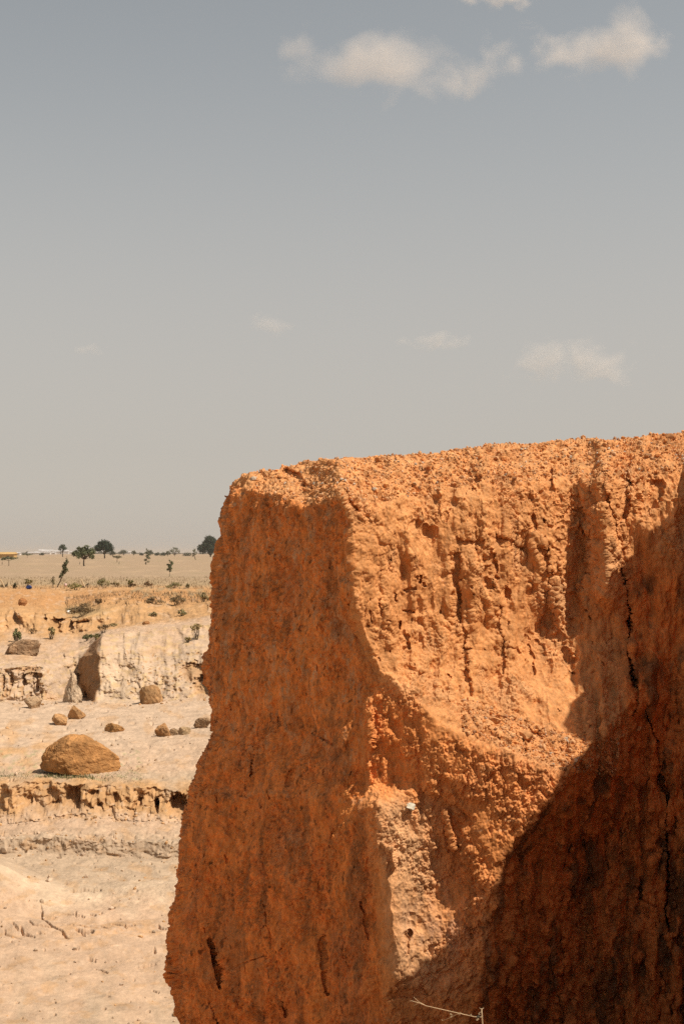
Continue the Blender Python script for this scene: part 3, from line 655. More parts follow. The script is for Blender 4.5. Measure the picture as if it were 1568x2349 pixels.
cb(isleft * sstep(.2, .7, -col_n + .3 * col_n2 - .6 * fleck) * .65, STAIN_SHADE * 1.3)
cb(isleft * sstep(.45, .9, -col_n3 - .6 * fleck + .3 * col_n) * .8, np.array((0.10, 0.042, 0.018)))
cb(isleft * sstep(.5, 0, np.abs(SYc - 1815 - 0.08 * (SXc - 600) + 30 * col_n2) / 28) * sstep(-.3, .3, col_n3) * .6, ASH)
cb(isleft * np.exp(-((SXc - 675) / 30) ** 2 - ((SYc - 1960) / 50) ** 2) * sstep(-.3, .3, col_n) * .8, KAOL * .8)
cb(inbay * sstep(-.1, .5, col_n2 + .4 * col_n) * .85, STAIN_SHADE * .7)  # streaky stains, spread wider to deepen the bay's shade through colour
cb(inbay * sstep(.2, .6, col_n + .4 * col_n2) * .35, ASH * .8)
spx = lerp_tab([(1780, 900), (1850, 915), (1940, 930), (2040, 945), (2150, 960), (2260, 960)], SYc)
cb((1 - isleft) * sstep(8, 34, SXc - lerp_tab(CORN, SYc) + 10 * col_n) * np.exp(-((SXc - spx) / 80) ** 2) * sstep(1800, 1870, SYc + 20 * col_n) * sstep(2330, 2200, SYc) * (.85 + .35 * col_n), KAOL * [1.04, 1.02, .95])
cb((1 - isleft) * np.exp(-((SXc - 1010) / 90) ** 2 - ((SYc - 2130) / 80) ** 2) * .6 * sstep(-.4, .3, col_n), (0.47, 0.25, 0.15))
cb((1 - isleft) * np.exp(-((SXc - 905) / 60) ** 2 - ((SYc - 1700) / 90) ** 2) * .6, SKIN_LIFT)
for yy, xa, xb in ((1880, 1020, 1180), (1902, 1010, 1160), (2105, 910, 1000)):       # thin pale root seams
    cb((1 - isleft) * sstep(3, 1, np.abs(SYc - yy - 5 * col_n2 - 3 * col_n)) * (SXc > xa) * (SXc < xb) * sstep(-.1, .2, col_n) * .6, KAOL * 1.05)
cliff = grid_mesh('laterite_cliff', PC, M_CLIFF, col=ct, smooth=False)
tag(cliff, 'massive orange laterite cliff with a weathered red-brown flank and a bright gouged face', 'cliff')
CL = PC; CLN = N1

# loose gravel and stones on the cliff
ico = bpy.data.meshes.new('tmp'); bm = bmesh.new(); bmesh.ops.create_icosphere(bm, subdivisions=1, radius=1); bm.to_mesh(ico)
IV = np.array([v.co[:] for v in bm.verts]); IF = np.array([[v.index for v in f.verts] for f in bm.faces]); bm.free()
def stone_soup(name, mat, centers, sizes, cols, parent=None, seed=1):
    r = np.random.default_rng(seed); n = len(centers); V = []; Fc = []; Cc = []
    for i in range(n):
        s = IV * (1 + r.uniform(-.28, .28, (len(IV), 1))) * r.uniform(.65, 1.2, 3)
        a = r.uniform(0, 6.28); c, q = math.cos(a), math.sin(a)
        s = s @ np.array([[c, q, 0], [-q, c, 0], [0, 0, 1]])
        V.append(s * sizes[i] + centers[i]); Fc.append(IF + i * len(IV)); Cc.append(np.repeat(cols[i][None], len(IV), 0))
    return soup(name, np.concatenate(V), np.concatenate(Fc), mat, parent, np.concatenate(Cc))
gr = np.random.default_rng(11)
def pick(cond, n):
    rr_, cc_ = np.nonzero(cond); k = gr.integers(0, len(rr_), n); return rr_[k], cc_[k]
rows_i = np.broadcast_to(np.arange(nrow)[:, None], shp); cols_i = np.broadcast_to(np.arange(ncol)[None, :], shp)
front = (cols_i >= nL + 30) & (cols_i < nL + nu)
d_rim = SYc - lerp_tab(RIM, SXc)
zone_top = front & (d_rim < 5) & (rows_i < nw + 18)
zone_led = front & (rows_i < nw) & (np.abs(SYc - lerp_tab(LIP, SXc) + 50) < 45) & (SXc > 1060) & (SXc < 1420) & (SYc > 1610)
a_, b_ = pick(zone_top, 5200); c_, e_ = pick(zone_led, 1500)
ri = np.concatenate([a_, c_]); cj = np.concatenate([b_, e_])
pos = CL[ri, cj] + CLN[ri, cj] * 0.002
sz = np.clip(gr.lognormal(math.log(.0085), .5, len(ri)), .004, .03)
pal = np.array([FRESH, DUST, FRESH * .85, KAOL, (0.46, 0.35, 0.25), (0.35, 0.17, 0.08)])
pc = pal[gr.choice(6, len(ri), p=[.36, .25, .2, .08, .04, .07])] * gr.uniform(.8, 1.15, (len(ri), 1))
tag(stone_soup('gravel', M_GRAVEL, pos, sz, pc, cliff), kind='stuff')

def rock_mesh(size, seed, sub=4, cuts=5, rough=.10, flat=.0, tint=(0.45, 0.25, 0.11), detail=1.0):
    bm = bmesh.new(); bmesh.ops.create_icosphere(bm, subdivisions=sub, radius=1)
    V = np.array([v.co[:] for v in bm.verts]); Fc = np.array([[v.index for v in f.verts] for f in bm.faces]); bm.free()
    r = np.random.default_rng(seed)
    for _ in range(cuts):      # broken faces
        n = r.normal(size=3); n /= np.linalg.norm(n); d = r.uniform(.42, .78)
        h = V @ n; V = V - np.maximum(h - d, 0)[:, None] * n * .97
    V = V * (1 + rough * fbm(V * 1.3 + seed, 3, seed)[:, None] + .75 * rough * fbm(V * 4.5 * detail + seed, 5, seed + 1, .7)[:, None])
    V = V * np.array(size) / 2
    c = np.array(tint) * (1 + .45 * fbm(V * 5.0 / max(size) + 3, 4, seed + 2, .6)[:, None]) 
    return V, Fc, np.clip(c, .02, .8)

def boulder(name, sx0, sx1, sy0, sy1, y, seed, label, cat='boulder', group=None, tint=(0.45, 0.25, 0.11), cuts=5, sink=.34, depth=.8, rough=.13, sub=4, tilt=0, shape=None):
    y = ground_y((sx0 + sx1) / 2, sy1) + (sx1 - sx0) / F * y * depth * .35
    wd = (sx1 - sx0) / F * y; h = (sy1 - sy0) / F * y
    V, Fc, c = rock_mesh((wd, wd * depth, h * (1 + sink)), seed, sub, cuts, rough, tint=tint)
    if shape: V = shape(V, wd, h)
    if tilt: V = V @ np.array(Matrix.Rotation(tilt, 3, 'Y')).T
    V = V - [(V[:, 0].max() + V[:, 0].min()) / 2, 0, V[:, 2].max()]
    ctr = W((sx0 + sx1) / 2, sy0, y)
    V[:, 0] *= wd / (V[:, 0].max() - V[:, 0].min())
    g = ground_at((sx0 + sx1) / 2, y)
    V[:, 2] *= (ctr[2] - g + sink * h) / -V[:, 2].min()
    o = soup(name, V, Fc, M_ROCK, None, c, False); o.location = ctr
    return tag(o, label, cat, group)

def ragged(V, wd, h):
    z = V[:, 2] / h + .5; V = V.copy()
    V[:, 0] *= np.interp(z, [0, .35, .6, 1.0], [1.5, 1.0, .62, .5]); V[:, 1] *= np.interp(z, [0, .5, 1.0], [1.3, .9, .6])
    V[:, 0] += .16 * wd * fbm(V * 2.2, 4, 5, .6); V[:, 2] += .22 * h * fbm(V * [2.5, 1, .3] + 3, 3, 6) * (z > .4)
    return V
def slab(V, wd, h):
    V = V.copy(); V[:, 2] = np.sign(V[:, 2]) * np.abs(V[:, 2] / h * 2) ** .55 * h * .5; V[:, 2] += .25 * h * V[:, 0] / wd + .1 * h * fbm(V * 3, 4, 8, .65)
    return V
def dome(V, wd, h):      # the large boulder: blunt left end, long sloping right shoulder
    x = V[:, 0] / (wd / 2); z = V[:, 2] / (h / 2)
    V = V.copy(); top = z > 0
    V[:, 2] = np.where(top, V[:, 2] * np.interp(x, [-1, -.75, -.3, .1, .6, 1], [1.0, 1.05, 1.12, 1.1, .80, .55]), V[:, 2])
    V[:, 0] = np.where(~top, V[:, 0] * (1.0 + .10 * np.clip(-z, 0, 1) ** .5), V[:, 0])
    V[:, 2] = np.where(V[:, 2] < -.32 * h, -.32 * h + (V[:, 2] + .32 * h) * .3, V[:, 2])
    return V
OC = (0.39, 0.19, 0.068)
boulder('boulder', 93, 278, 1684, 1778, 38.9, 3, 'largest ochre boulder, rounded, lying on the pale terrace', tint=OC, cuts=2, depth=.75, rough=.055, sub=6, sink=.16, shape=dome)
boulder('boulder', 57, 98, 1598, 1627, 50.5, 12, 'pale squarish boulder at the foot of the pitted wall', tint=(0.43, 0.29, 0.17), cuts=8)
boulder('boulder', 155, 198, 1617, 1651, 47.3, 13, 'upright blocky orange boulder standing on the pale slope', tint=(0.42, 0.23, 0.10), cuts=10)
boulder('boulder', 119, 156, 1637, 1664, 46.2, 14, 'broken orange boulder with a dark underside beside the blocky one', tint=(0.42, 0.23, 0.10), cuts=9)
boulder('boulder', 238, 287, 1657, 1680, 44.5, 15, 'low flat ochre boulder half sunk in the pale slope', tint=(0.40, 0.21, 0.08), cuts=6, sink=.4)
boulder('boulder', 320, 376, 1570, 1615, 51.3, 16, 'rounded brown and ochre boulder leaning at the foot of the white wall', tint=(0.34, 0.19, 0.085), cuts=6)
boulder('boulder', 355, 396, 1658, 1690, 43.6, 17, 'ridged ochre boulder with a low chain of rocks beside it', tint=(0.36, 0.19, 0.08), cuts=8)
boulder('rock', 387, 413, 1671, 1689, 43.6, 18, 'dark low rock touching the ridged ochre boulder', 'rock', tint=(0.24, 0.15, 0.08), cuts=7)
boulder('rock', 408, 438, 1667, 1686, 43.9, 19, 'low grey-ochre rock at the end of the chain of rocks', 'rock', tint=(0.36, 0.24, 0.13), cuts=7)
boulder('boulder', 444, 486, 1645, 1672, 45.2, 20, 'dark brown wedge boulder next to the cliff flank', tint=(0.27, 0.165, 0.09), cuts=8)
boulder('rock', 165, 183, 1590, 1608, 52.2, 21, 'small dark rock under the brown niche in the white wall', 'rock', tint=(0.34, 0.21, 0.10), cuts=7)
boulder('earth_pillar', 140, 192, 1535, 1612, 53.0, 22, 'pale crumbling earth pillar standing before the brown niche', 'earth pillar', tint=(0.52, 0.38, 0.25), cuts=9, depth=.7, rough=.2, sub=5, shape=ragged)
boulder('rock_slab', 12, 98, 1466, 1503, 57.5, 23, 'long grey-brown rock slab overhanging the pitted wall', 'rock', tint=(0.31, 0.19, 0.105), cuts=4, depth=.6, sub=5, rough=.2, shape=slab)
boulder('clod', 42, 64, 1371, 1391, 80.0, 24, 'dark red clod of earth on the orange upper bank', 'clod', tint=(0.33, 0.14, 0.05), cuts=7)
boulder('clod', 326, 344, 1424, 1434, 70.5, 25, 'small rust clod at the top edge of the white wall', 'clod', tint=(0.34, 0.16, 0.06), cuts=7)

gr = np.random.default_rng(19); cen = []; szs = []; cls = []
for k in range(700):
    sx_ = gr.uniform(-30, 495); t_y = gr.choice(5, p=[.22, .25, .25, .14, .14])
    y_ = [gr.uniform(22, 33), gr.triangular(32.9, 33.2, 34.5), gr.triangular(35.2, 35.7, 36.2), gr.uniform(38, 51), gr.triangular(50, 52.3, 53)][t_y]
    s_ = float(np.clip(gr.lognormal(math.log(.022), .55), .010, .10)); cen.append(((sx_ - CX) / F * y_, y_, ground_at(sx_, y_) + s_ * .2)); szs.append(s_)
    cls.append(np.array([PALE, ORNG, GREY, (0.30, 0.18, 0.09)][gr.choice(4, p=[.4, .3, .2, .1])]) * gr.uniform(.8, 1.1))
tag(stone_soup('rubble', M_GRAVEL, np.array(cen), szs, cls, None, 5), kind='stuff')

# fist-sized stones that can be told apart
def cliff_at(sx, sy, lift=0.0):
    d = (SXc[:nw, nL:nL + nu] - sx) ** 2 + (SYc[:nw, nL:nL + nu] - sy) ** 2
    i, j = np.unravel_index(np.argmin(d), d.shape); p = CL[i, j + nL]; n = CLN[i, j + nL]
    return p + n * lift
def stone(name, p, s, seed, label, tint, group=None, cat='stone', size=(1, .9, .75), mat=None):
    V, Fc, c = rock_mesh(np.array(size) * s, seed, 2, 7, .14, tint=tint)
    o = soup(name, V, Fc, M_GRAVEL, None, c, False); o.location = p
    o.rotation_euler = (0, 0, seed * 1.7); return tag(o, label, cat, group)
stone('stone', cliff_at(932, 1850, .02), .10, 40, 'whitish round stone stuck in the cliff above the pale spur', (0.56, 0.50, 0.38))
WS = (0.52, 0.42, 0.31)
for k, (x, y, s) in enumerate([(782, 1103, 11), (790, 1106, 9), (774, 1108, 7), (811, 1111, 7), (818, 1060, 8), (860, 1057, 6), (742, 1112, 8), (830, 1092, 6), (905, 1060, 6)]):
    lab = ['largest pale stone of the cluster under the shoulder gully', 'middle-sized pale stone of the cluster under the shoulder gully', 'smallest pale stone of the cluster under the shoulder gully', 'pale stone below the cluster, nearest the front corner of the cliff', 'pale stone near the crest line behind the cluster',
           'small pale stone near the crest line, one step along from the gully', 'pale stone at the mouth of the shoulder gully', 'small pale stone on the slope between cluster and crest line', 'lone small pale stone on the crest where the bright face begins'][k]
    stone('stone', cliff_at(x, y, .01), s * 13 / F, 50 + k, lab, WS, 'pale stones on the cliff shoulder')
for k, (x, y, s) in enumerate([(1393, 1030, 9), (1402, 1038, 8), (1385, 1036, 7), (1372, 1040, 6), (1412, 1027, 7), (1196, 1033, 8), (1203, 1032, 7), (1490, 1021, 8), (1345, 1012, 9), (1255, 1022, 6), (1320, 1024, 7), (1430, 1034, 7), (1398, 1046, 7)]):
    stone('stone', cliff_at(x, y, .01), s * 13.6 / F, 70 + k, 'pale grey stone near the rising cliff crest', WS, 'pale stones near the cliff crest')
CLOD = (0.52, 0.25, 0.10)
stone('clod', cliff_at(1538, 1004, .02), .13, 90, 'rust clod on the highest end of the cliff crest', (0.40, 0.17, 0.06), cat='clod')
for k, (x, y, s, sz_, lab) in enumerate([(1120, 1660, 44, (1, .6, .45), 'long tilted clod of earth above the lip of the ledge'), (1200, 1690, 60, (1, .7, .42), 'largest flat slab of earth resting on the ledge'), (1232, 1672, 26, (1, .8, .6), 'broken clod at the edge of the shadow on the ledge'),
                                        (1152, 1640, 20, (1, .9, .8), 'small pinkish clod behind the tilted clod'), (1172, 1648, 18, (1, .9, .8), 'crumbly clod in the middle of the rubble'), (1345, 1665, 20, (1, .9, .7), 'dark clod on the shaded end of the ledge'), (1462, 1672, 22, (1, .9, .7), 'dark clod stuck beside the crack in the bay'), (1430, 1690, 14, (1, .9, .8), 'grey stone on the shaded scree of the bay')]):
    stone('clod', cliff_at(x, y, .02), s * 12.6 / F, 100 + k, lab, CLOD, cat='clod', size=sz_)

# ------------------------------------------------------------------ plants and trees
def leaf_cloud(blobs, n, size, rng_, base, spread=.35, up=.35):
    """leaf-sized faces through the volume of several uneven lobes; returns V, F, colours"""
    vol = np.array([b[3] * b[4] * b[5] for b in blobs]) ** (2 / 3); k = rng_.choice(len(blobs), n, p=vol / vol.sum())
    B = np.array(blobs)[k]
    d = rng_.normal(size=(n, 3)); d /= np.linalg.norm(d, axis=1, keepdims=True)
    r = rng_.uniform(.25, 1, n) ** .5 * (1 + .18 * rng_.normal(size=n))
    c = B[:, :3] + d * r[:, None] * B[:, 3:6]
    nrm = d * (1 - up) + [0, 0, up] + rng_.normal(size=(n, 3)) * .6; nrm /= np.linalg.norm(nrm, axis=1, keepdims=True)
    t = np.cross(nrm, rng_.normal(size=(n, 3))); t /= np.linalg.norm(t, axis=1, keepdims=True) + 1e-9; bt_ = np.cross(nrm, t)
    s = size * rng_.uniform(.6, 1.4, n)[:, None]
    V = np.stack([c - t * s, c - bt_ * s * .55, c + t * s, c + bt_ * s * .55], 1).reshape(-1, 3)
    Fc = np.arange(4 * n).reshape(-1, 4)
    tone = (1 + spread * rng_.normal(size=n))[:, None] * (1 + .25 * (rng_.random((len(blobs), 1))[k] - .5))
    col = np.clip(np.array(base) * tone, .008, .6)
    return V, Fc, np.repeat(col, 4, 0)

def limb_path(a, b, rng_, n=5, bend=.12):
    a, b = np.array(a, float), np.array(b, float); L = np.linalg.norm(b - a); pts = []
    off = rng_.normal(size=3) * bend * L
    for i in range(n):
        t = i / (n - 1); pts.append(a + (b - a) * t + off * math.sin(math.pi * t) * .5)
    return pts

def tree(name, sx, base_sy, h_px, w_px, label, cat='tree', style='round', base=(0.055, 0.075, 0.03), n=900, y=None, group=None, seed=0, lean=0.0, trunk=.3, leaf=None, trunk_r=None):
    base = np.array(base) * 1.35 + (.075, .052, .024) if style in ('bush', 'twig') else np.array(base) * (1.0 if style == 'none' else 1.35 if style != 'round' else 1.0); w_px = w_px * 1.1; h_px = h_px * 1.04
    if y is None: y = 2.5 * F / (base_sy - HY)
    elif y == 'seen': y = ground_y(sx, base_sy)
    g = ground_at(sx, y); p0 = np.array([(sx - CX) / F * y, y, g - .02])
    hh = h_px / F * y; ww = w_px / F * y
    r = np.random.default_rng(seed + 1000)
    root = empty(name, tuple(p0)); tag(root, label, cat, group)
    tr = trunk_r or hh * .035; blobs = []; paths = []
    th = hh * trunk; top = np.array([lean * hh * trunk, 0, th])
    paths.append((limb_path((0, 0, -.1), top, r, 6, .06), np.linspace(tr * 1.25, tr * .8, 6)))
    if style == 'round':
        nb_ = 13
        for i in range(nb_):
            a = i * 2.4 + r.uniform(-.3, .3); q = math.sqrt((i + .5) / nb_)
            z = th + (hh - th) * (.30 + .52 * (1 - q ** 2) + r.uniform(-.10, .10)); rad = ww * r.uniform(.16, .24)
            c = (lean * z + math.cos(a) * q * ww * .36, math.sin(a) * q * ww * .36, z); blobs.append((*c, rad, rad, rad * .85))
            if i % 2 == 0: paths.append((limb_path(top, c, r), np.linspace(tr * .7, tr * .12, 5)))
    elif style == 'open':      # separate clumps with sky between them
        nb_ = 17
        for i in range(nb_):
            a = i * 2.4 + r.uniform(-.4, .4); q = math.sqrt((i + .5) / nb_)
            z = th * .8 + (hh - th * .8) * (.12 + .78 * math.sqrt(max(0, 1 - q ** 2.4)) * r.uniform(.55, 1.0)); rad = ww * r.uniform(.07, .13)
            c = (lean * z + math.cos(a) * q * ww * .42, math.sin(a) * q * ww * .42, z); blobs.append((*c, rad * 1.2, rad * 1.2, rad))
            paths.append((limb_path(top, c, r), np.linspace(tr * .6, tr * .1, 5)))
    elif style == 'flat':
        for i in range(11):
            a = i * 2.4; q = math.sqrt((i + .5) / 11); c = (math.cos(a) * q * ww * .42, math.sin(a) * q * ww * .42, hh * r.uniform(.72, .92)); rad = ww * .13
            blobs.append((*c, rad * 1.3, rad * 1.3, hh * .10))
            if i % 2: paths.append((limb_path(top, c, r), np.linspace(tr * .6, tr * .1, 5)))
    elif style == 'slim':      # sapling: clumps strung along a thin stem
        stem = limb_path((0, 0, -.1), (lean * hh, 0, hh * .97), r, 8, .10); paths[0] = (stem, np.linspace(tr, tr * .3, 8))
        for i in range(9):
            t = trunk + (1 - trunk) * (i + .5) / 9; s_ = stem[min(7, int(t * 7))]; fat = math.sin(math.pi * min(1, (i + 1) / 9.5)) ** .7
            c = (s_[0] + r.normal() * ww * .16, s_[1] + r.normal() * ww * .16, hh * t); blobs.append((*c, ww * .26 * fat + .02, ww * .26 * fat + .02, hh * .07))
            paths.append((limb_path(s_, c, r), np.linspace(tr * .4, tr * .1, 5)))
    elif style == 'bush':
        paths = []
        for i in range(12):
            a = r.uniform(0, 6.28); q = r.uniform(.1, 1); c = (math.cos(a) * q * ww * .40, math.sin(a) * q * ww * .40, hh * r.uniform(.35, .85) * (1.05 - .35 * q)); rad = ww * .13
            blobs.append((*c, rad, rad, hh * .17)); paths.append((limb_path((r.normal() * ww * .08, r.normal() * ww * .08, -.05), c, r), np.linspace(tr, tr * .25, 5)))
    elif style == 'twig':
        paths = []
        for i in range(16):
            a = r.uniform(0, 6.28); q = r.uniform(.2, 1); c = (math.cos(a) * q * ww * .48, math.sin(a) * q * ww * .48, hh * r.uniform(.5, 1.0))
            paths.append((limb_path((r.normal() * ww * .06, r.normal() * ww * .06, -.05), c, r, 5, .2), np.linspace(tr, tr * .3, 5))); blobs.append((*c, ww * .10, ww * .10, hh * .10))
    V, Q = tubes(paths, 6 if y < 300 else 5)
    soup('stem' if style in ('bush', 'twig') else 'trunk', V, Q, M_BARK, root)
    V, Fc, c = leaf_cloud(blobs, n, leaf or max(ww * .035, y / F * 1.1), r, base)
    soup('foliage' if style in ('bush', 'twig', 'slim') else 'crown', V, Fc, M_LEAF, root, c)
    return root

DK = (0.030, 0.048, 0.026); OL = (0.10, 0.105, 0.052); GG = (0.10, 0.10, 0.055); YG = (0.16, 0.145, 0.05)
tree('mango_tree', 240, 1281, 43, 40, 'dark dense round tree with a short trunk on the skyline', style='round', base=DK, n=5000, seed=1, trunk=.20)
tree('mango_tree', 483, 1277.5, 46, 48, 'dark round tree half hidden by the cliff edge', style='round', base=DK, n=6000, seed=2, trunk=.06)
tree('savanna_tree', 193, 1298.5, 47, 54, 'broad grey-green tree with an open crown standing in the dry field', style='open', base=OL, n=2400, seed=3, trunk=.32, leaf=.16)
tree('savanna_tree', 144, 1277.5, 29, 20, 'small dark upright tree on the skyline before the white town', style='round', base=(0.04, 0.06, 0.03), n=900, seed=4, trunk=.3)
tree('acacia_tree', 21, 1298, 20, 36, 'flat-topped tree with a bare trunk before the ochre shed', style='flat', base=GG, n=800, seed=5, trunk=.55)
tree('acacia_tree', 63, 1279.5, 9, 24, 'tiny flat-topped tree on the skyline between shed and town', style='flat', base=GG, n=500, seed=6, trunk=.5)
tree('acacia_tree', 269, 1290, 15, 19, 'pale flat-topped thorn tree in the dry field below the dark round tree', style='flat', base=(0.12, 0.10, 0.055), n=500, seed=7, trunk=.5)
tree('sapling', 129, 1347, 66, 17, 'tall leaning sapling with leaf clumps at the pit rim', 'sapling', style='slim', base=OL, n=900, seed=8, lean=.38, trunk=.35, leaf=.05, trunk_r=.045)
tree('sapling', 122, 1346, 24, 12, 'short thin sapling beside the leaning one', 'sapling', style='slim', base=(0.13, 0.11, 0.05), n=200, seed=9, trunk=.3, leaf=.04, trunk_r=.02)
tree('sapling', 390, 1323, 37, 14, 'lollipop-shaped sapling alone in the field near the cliff', 'sapling', style='slim', base=OL, n=600, seed=10, lean=.09, trunk=.32, leaf=.07, trunk_r=.03)
tree('sapling', 335, 1296, 37, 17, 'ragged sapling in two leaf clumps rising above the skyline', 'sapling', style='slim', base=OL, n=600, seed=11, lean=.05, trunk=.05, trunk_r=.05)
tree('sapling', 449, 1284, 26, 13, 'sparse bare-topped sapling beside the half-hidden dark tree', 'sapling', style='slim', base=GG, n=220, seed=12, trunk=.25)
for sx_, b_, h_, w_, st, lab in [(284, 1274.5, 13, 20, 'round', 'small grey-green tree on the skyline next to the dark round tree'), (307, 1275, 13, 13, 'open', 'thin spiky tree on the skyline behind the ragged sapling'),
                                 (345, 1275.5, 13, 16, 'round', 'low bushy tree on the skyline behind the ragged sapling'), (361, 1275.5, 7, 12, 'round', 'lowest bush tree of the skyline group'), (374, 1276, 8, 14, 'round', 'dark low tree at the foot of the feathery skyline trees'), (385, 1276, 12, 12, 'open', 'feathery grey tree on the skyline, smaller of the pair'),
                                 (401, 1276, 22, 25, 'open', 'feathery grey tree on the skyline, taller of the pair'), (97, 1274, 5, 12, 'round', 'tiny dark tree before the white town roofs'), (325, 1275, 6, 10, 'round', 'tiny grey tree left of the ragged sapling'), (259, 1277, 14, 14, 'round', 'pale tree leaning out from behind the dark round tree'), (430, 1275.5, 5, 22, 'round', 'low pale thicket on the skyline behind the lollipop sapling')]:
    tree('skyline_tree', sx_, b_, h_, w_, lab, style=st, base=GG if st == 'open' else (0.085, 0.09, 0.055), n=420, seed=int(sx_), trunk=.15, group='trees along the skyline')

bushes = [(174, 1349, 19, 36, YG, 'bright green shrub at the pit rim beside the leaning sapling'), (238, 1349, 23, 34, (0.13, 0.12, 0.05), 'wide olive shrub with pale stalks at the pit rim'), (265, 1347, 14, 22, (0.16, 0.12, 0.06), 'low dry shrub to the side of the olive shrub'),
          (298, 1345, 18, 14, YG, 'thin yellow-green shrub with a leafy tip'), (305, 1347, 11, 14, (0.13, 0.075, 0.035), 'dark red-brown shrub at the pit rim'), (342, 1349, 14, 22, (0.17, 0.10, 0.05), 'rusty dry shrub at the pit rim'), (400, 1351, 16, 48, (0.13, 0.115, 0.05), 'broad green-brown shrub at the rim below the lollipop sapling'),
          (430, 1351, 12, 18, (0.10, 0.09, 0.045), 'small dark shrub next to the broad rim shrub'), (64, 1345, 17, 20, (0.15, 0.12, 0.045), 'yellowish shrub growing over the blue tarp'), (35, 1348, 14, 9, (0.06, 0.065, 0.035), 'small dark upright shrub at the rim'), (8, 1348, 8, 18, (0.14, 0.12, 0.055), 'low dry shrub around the stump at the rim')]
for i, (sx_, b_, h_, w_, c_, lab) in enumerate(bushes):
    tree('shrub', sx_, b_, h_, w_, lab, 'shrub', style='bush' if i not in (3, 8) else 'twig', base=c_, n=420, y=100 + 3 * (i % 3), seed=200 + i, leaf=.05, trunk_r=.012, group='shrubs along the pit rim')
pit = [(39, 1471, 30, 24, 67.5, 'bush', (0.085, 0.10, 0.04), 'green bush above the long rock slab', 500), (117, 1468, 26, 22, 69.5, 'twig', (0.17, 0.14, 0.06), 'yellowish bush under the undercut orange bank', 300), (203, 1469, 16, 30, 66, 'bush', (0.075, 0.085, 0.035), 'dark green bush at the upper edge of the niche', 420),
       (222, 1466, 14, 22, 65.5, 'bush', (0.16, 0.14, 0.06), 'olive bush beside the dark green one', 300), (236, 1452, 18, 26, 67, 'twig', (0.16, 0.10, 0.05), 'brown dry bush at the corner of the white wall', 300), (193, 1414, 30, 70, 76, 'bush', (0.105, 0.07, 0.035), 'large dark dry scrub in the gully', 1100), (170, 1406, 14, 50, 77, 'bush', (0.20, 0.15, 0.08), 'pale dry scrub at the side of the gully', 500),
       (225, 1388, 16, 24, 79.5, 'bush', (0.13, 0.08, 0.04), 'brown scrub on the orange knoll', 300), (355, 1385, 20, 50, 79, 'bush', (0.17, 0.12, 0.065), 'dry brown scrub on the upper bank', 600), (408, 1386, 24, 46, 78.5, 'bush', (0.15, 0.105, 0.055), 'dense brown scrub on the upper bank nearer the cliff', 600), (466, 1381, 24, 34, 77, 'bush', (0.20, 0.155, 0.075), 'straw coloured scrub touching the cliff edge', 500),
       (352, 1414, 12, 22, 73, 'bush', (0.19, 0.15, 0.07), 'small yellow-green scrub on the middle bank', 260), (418, 1412, 16, 24, 73, 'bush', (0.16, 0.14, 0.065), 'olive scrub on the middle bank', 300), (450, 1468, 34, 30, 57.5, 'twig', (0.19, 0.14, 0.055), 'sparse twiggy bush on the pale slope near the cliff', 160), (432, 1474, 12, 16, 57.3, 'twig', (0.20, 0.15, 0.06), 'tiny twiggy plant below the sparse bush', 80),
       (260, 1437, 8, 34, 69, 'bush', (0.19, 0.14, 0.06), 'low olive scrub along the top of the white wall', 260), (75, 1455, 12, 18, 69.5, 'twig', (0.22, 0.14, 0.07), 'dry rusty plant at the foot of the orange bank', 120)]
for i, (sx_, b_, h_, w_, y_, st, c_, lab, n_) in enumerate(pit):
    tree('scrub_bush', sx_, b_, h_, w_, lab, 'bush', style=st, base=c_, n=n_, y='seen', seed=300 + i, leaf=.045, trunk_r=.012, group='bushes on the pit banks')

# dry grass at the rim and on the terrace: nobody could count it
def grass(name, n, fx, fy, h0, h1, base, seed):
    r = np.random.default_rng(seed); V = []; Cc = []
    for i in range(n):
        sx_, y_ = fx(r), fy(r); g = ground_at(sx_, y_); x = (sx_ - CX) / F * y_; h = r.uniform(h0, h1); a = r.uniform(0, 6.28); ww = h * .10 + .004; lx, ly = r.normal(0, .35, 2) * h
        V += [(x - math.cos(a) * ww, y_ - math.sin(a) * ww, g - .02), (x + math.cos(a) * ww, y_ + math.sin(a) * ww, g - .02), (x + lx, y_ + ly, g + h)]
        Cc += [np.array(base) * r.uniform(.6, 1.35)] * 3
    o = soup(name, np.array(V), np.arange(3 * n).reshape(-1, 3), M_LEAF, None, np.array(Cc)); return tag(o, kind='stuff')
grass('dry_grass', 3600, lambda r: r.uniform(-30, 500), lambda r: 100 + 45 * r.random() ** 1.5, .04, .24, (0.30, 0.205, 0.115), 1)
grass('dry_grass', 1500, lambda r: r.uniform(150, 480), lambda r: r.uniform(76, 90), .06, .22, (0.25, 0.17, 0.09), 2)
grass('green_grass', 1300, lambda r: r.uniform(-10, 330), lambda r: r.triangular(37.2, 38.0, 39.2), .015, .06, (0.16, 0.16, 0.07), 3)
grass('green_grass', 260, lambda r: r.uniform(100, 215), lambda r: r.uniform(37.6, 38.1), .04, .12, (0.17, 0.16, 0.07), 4)

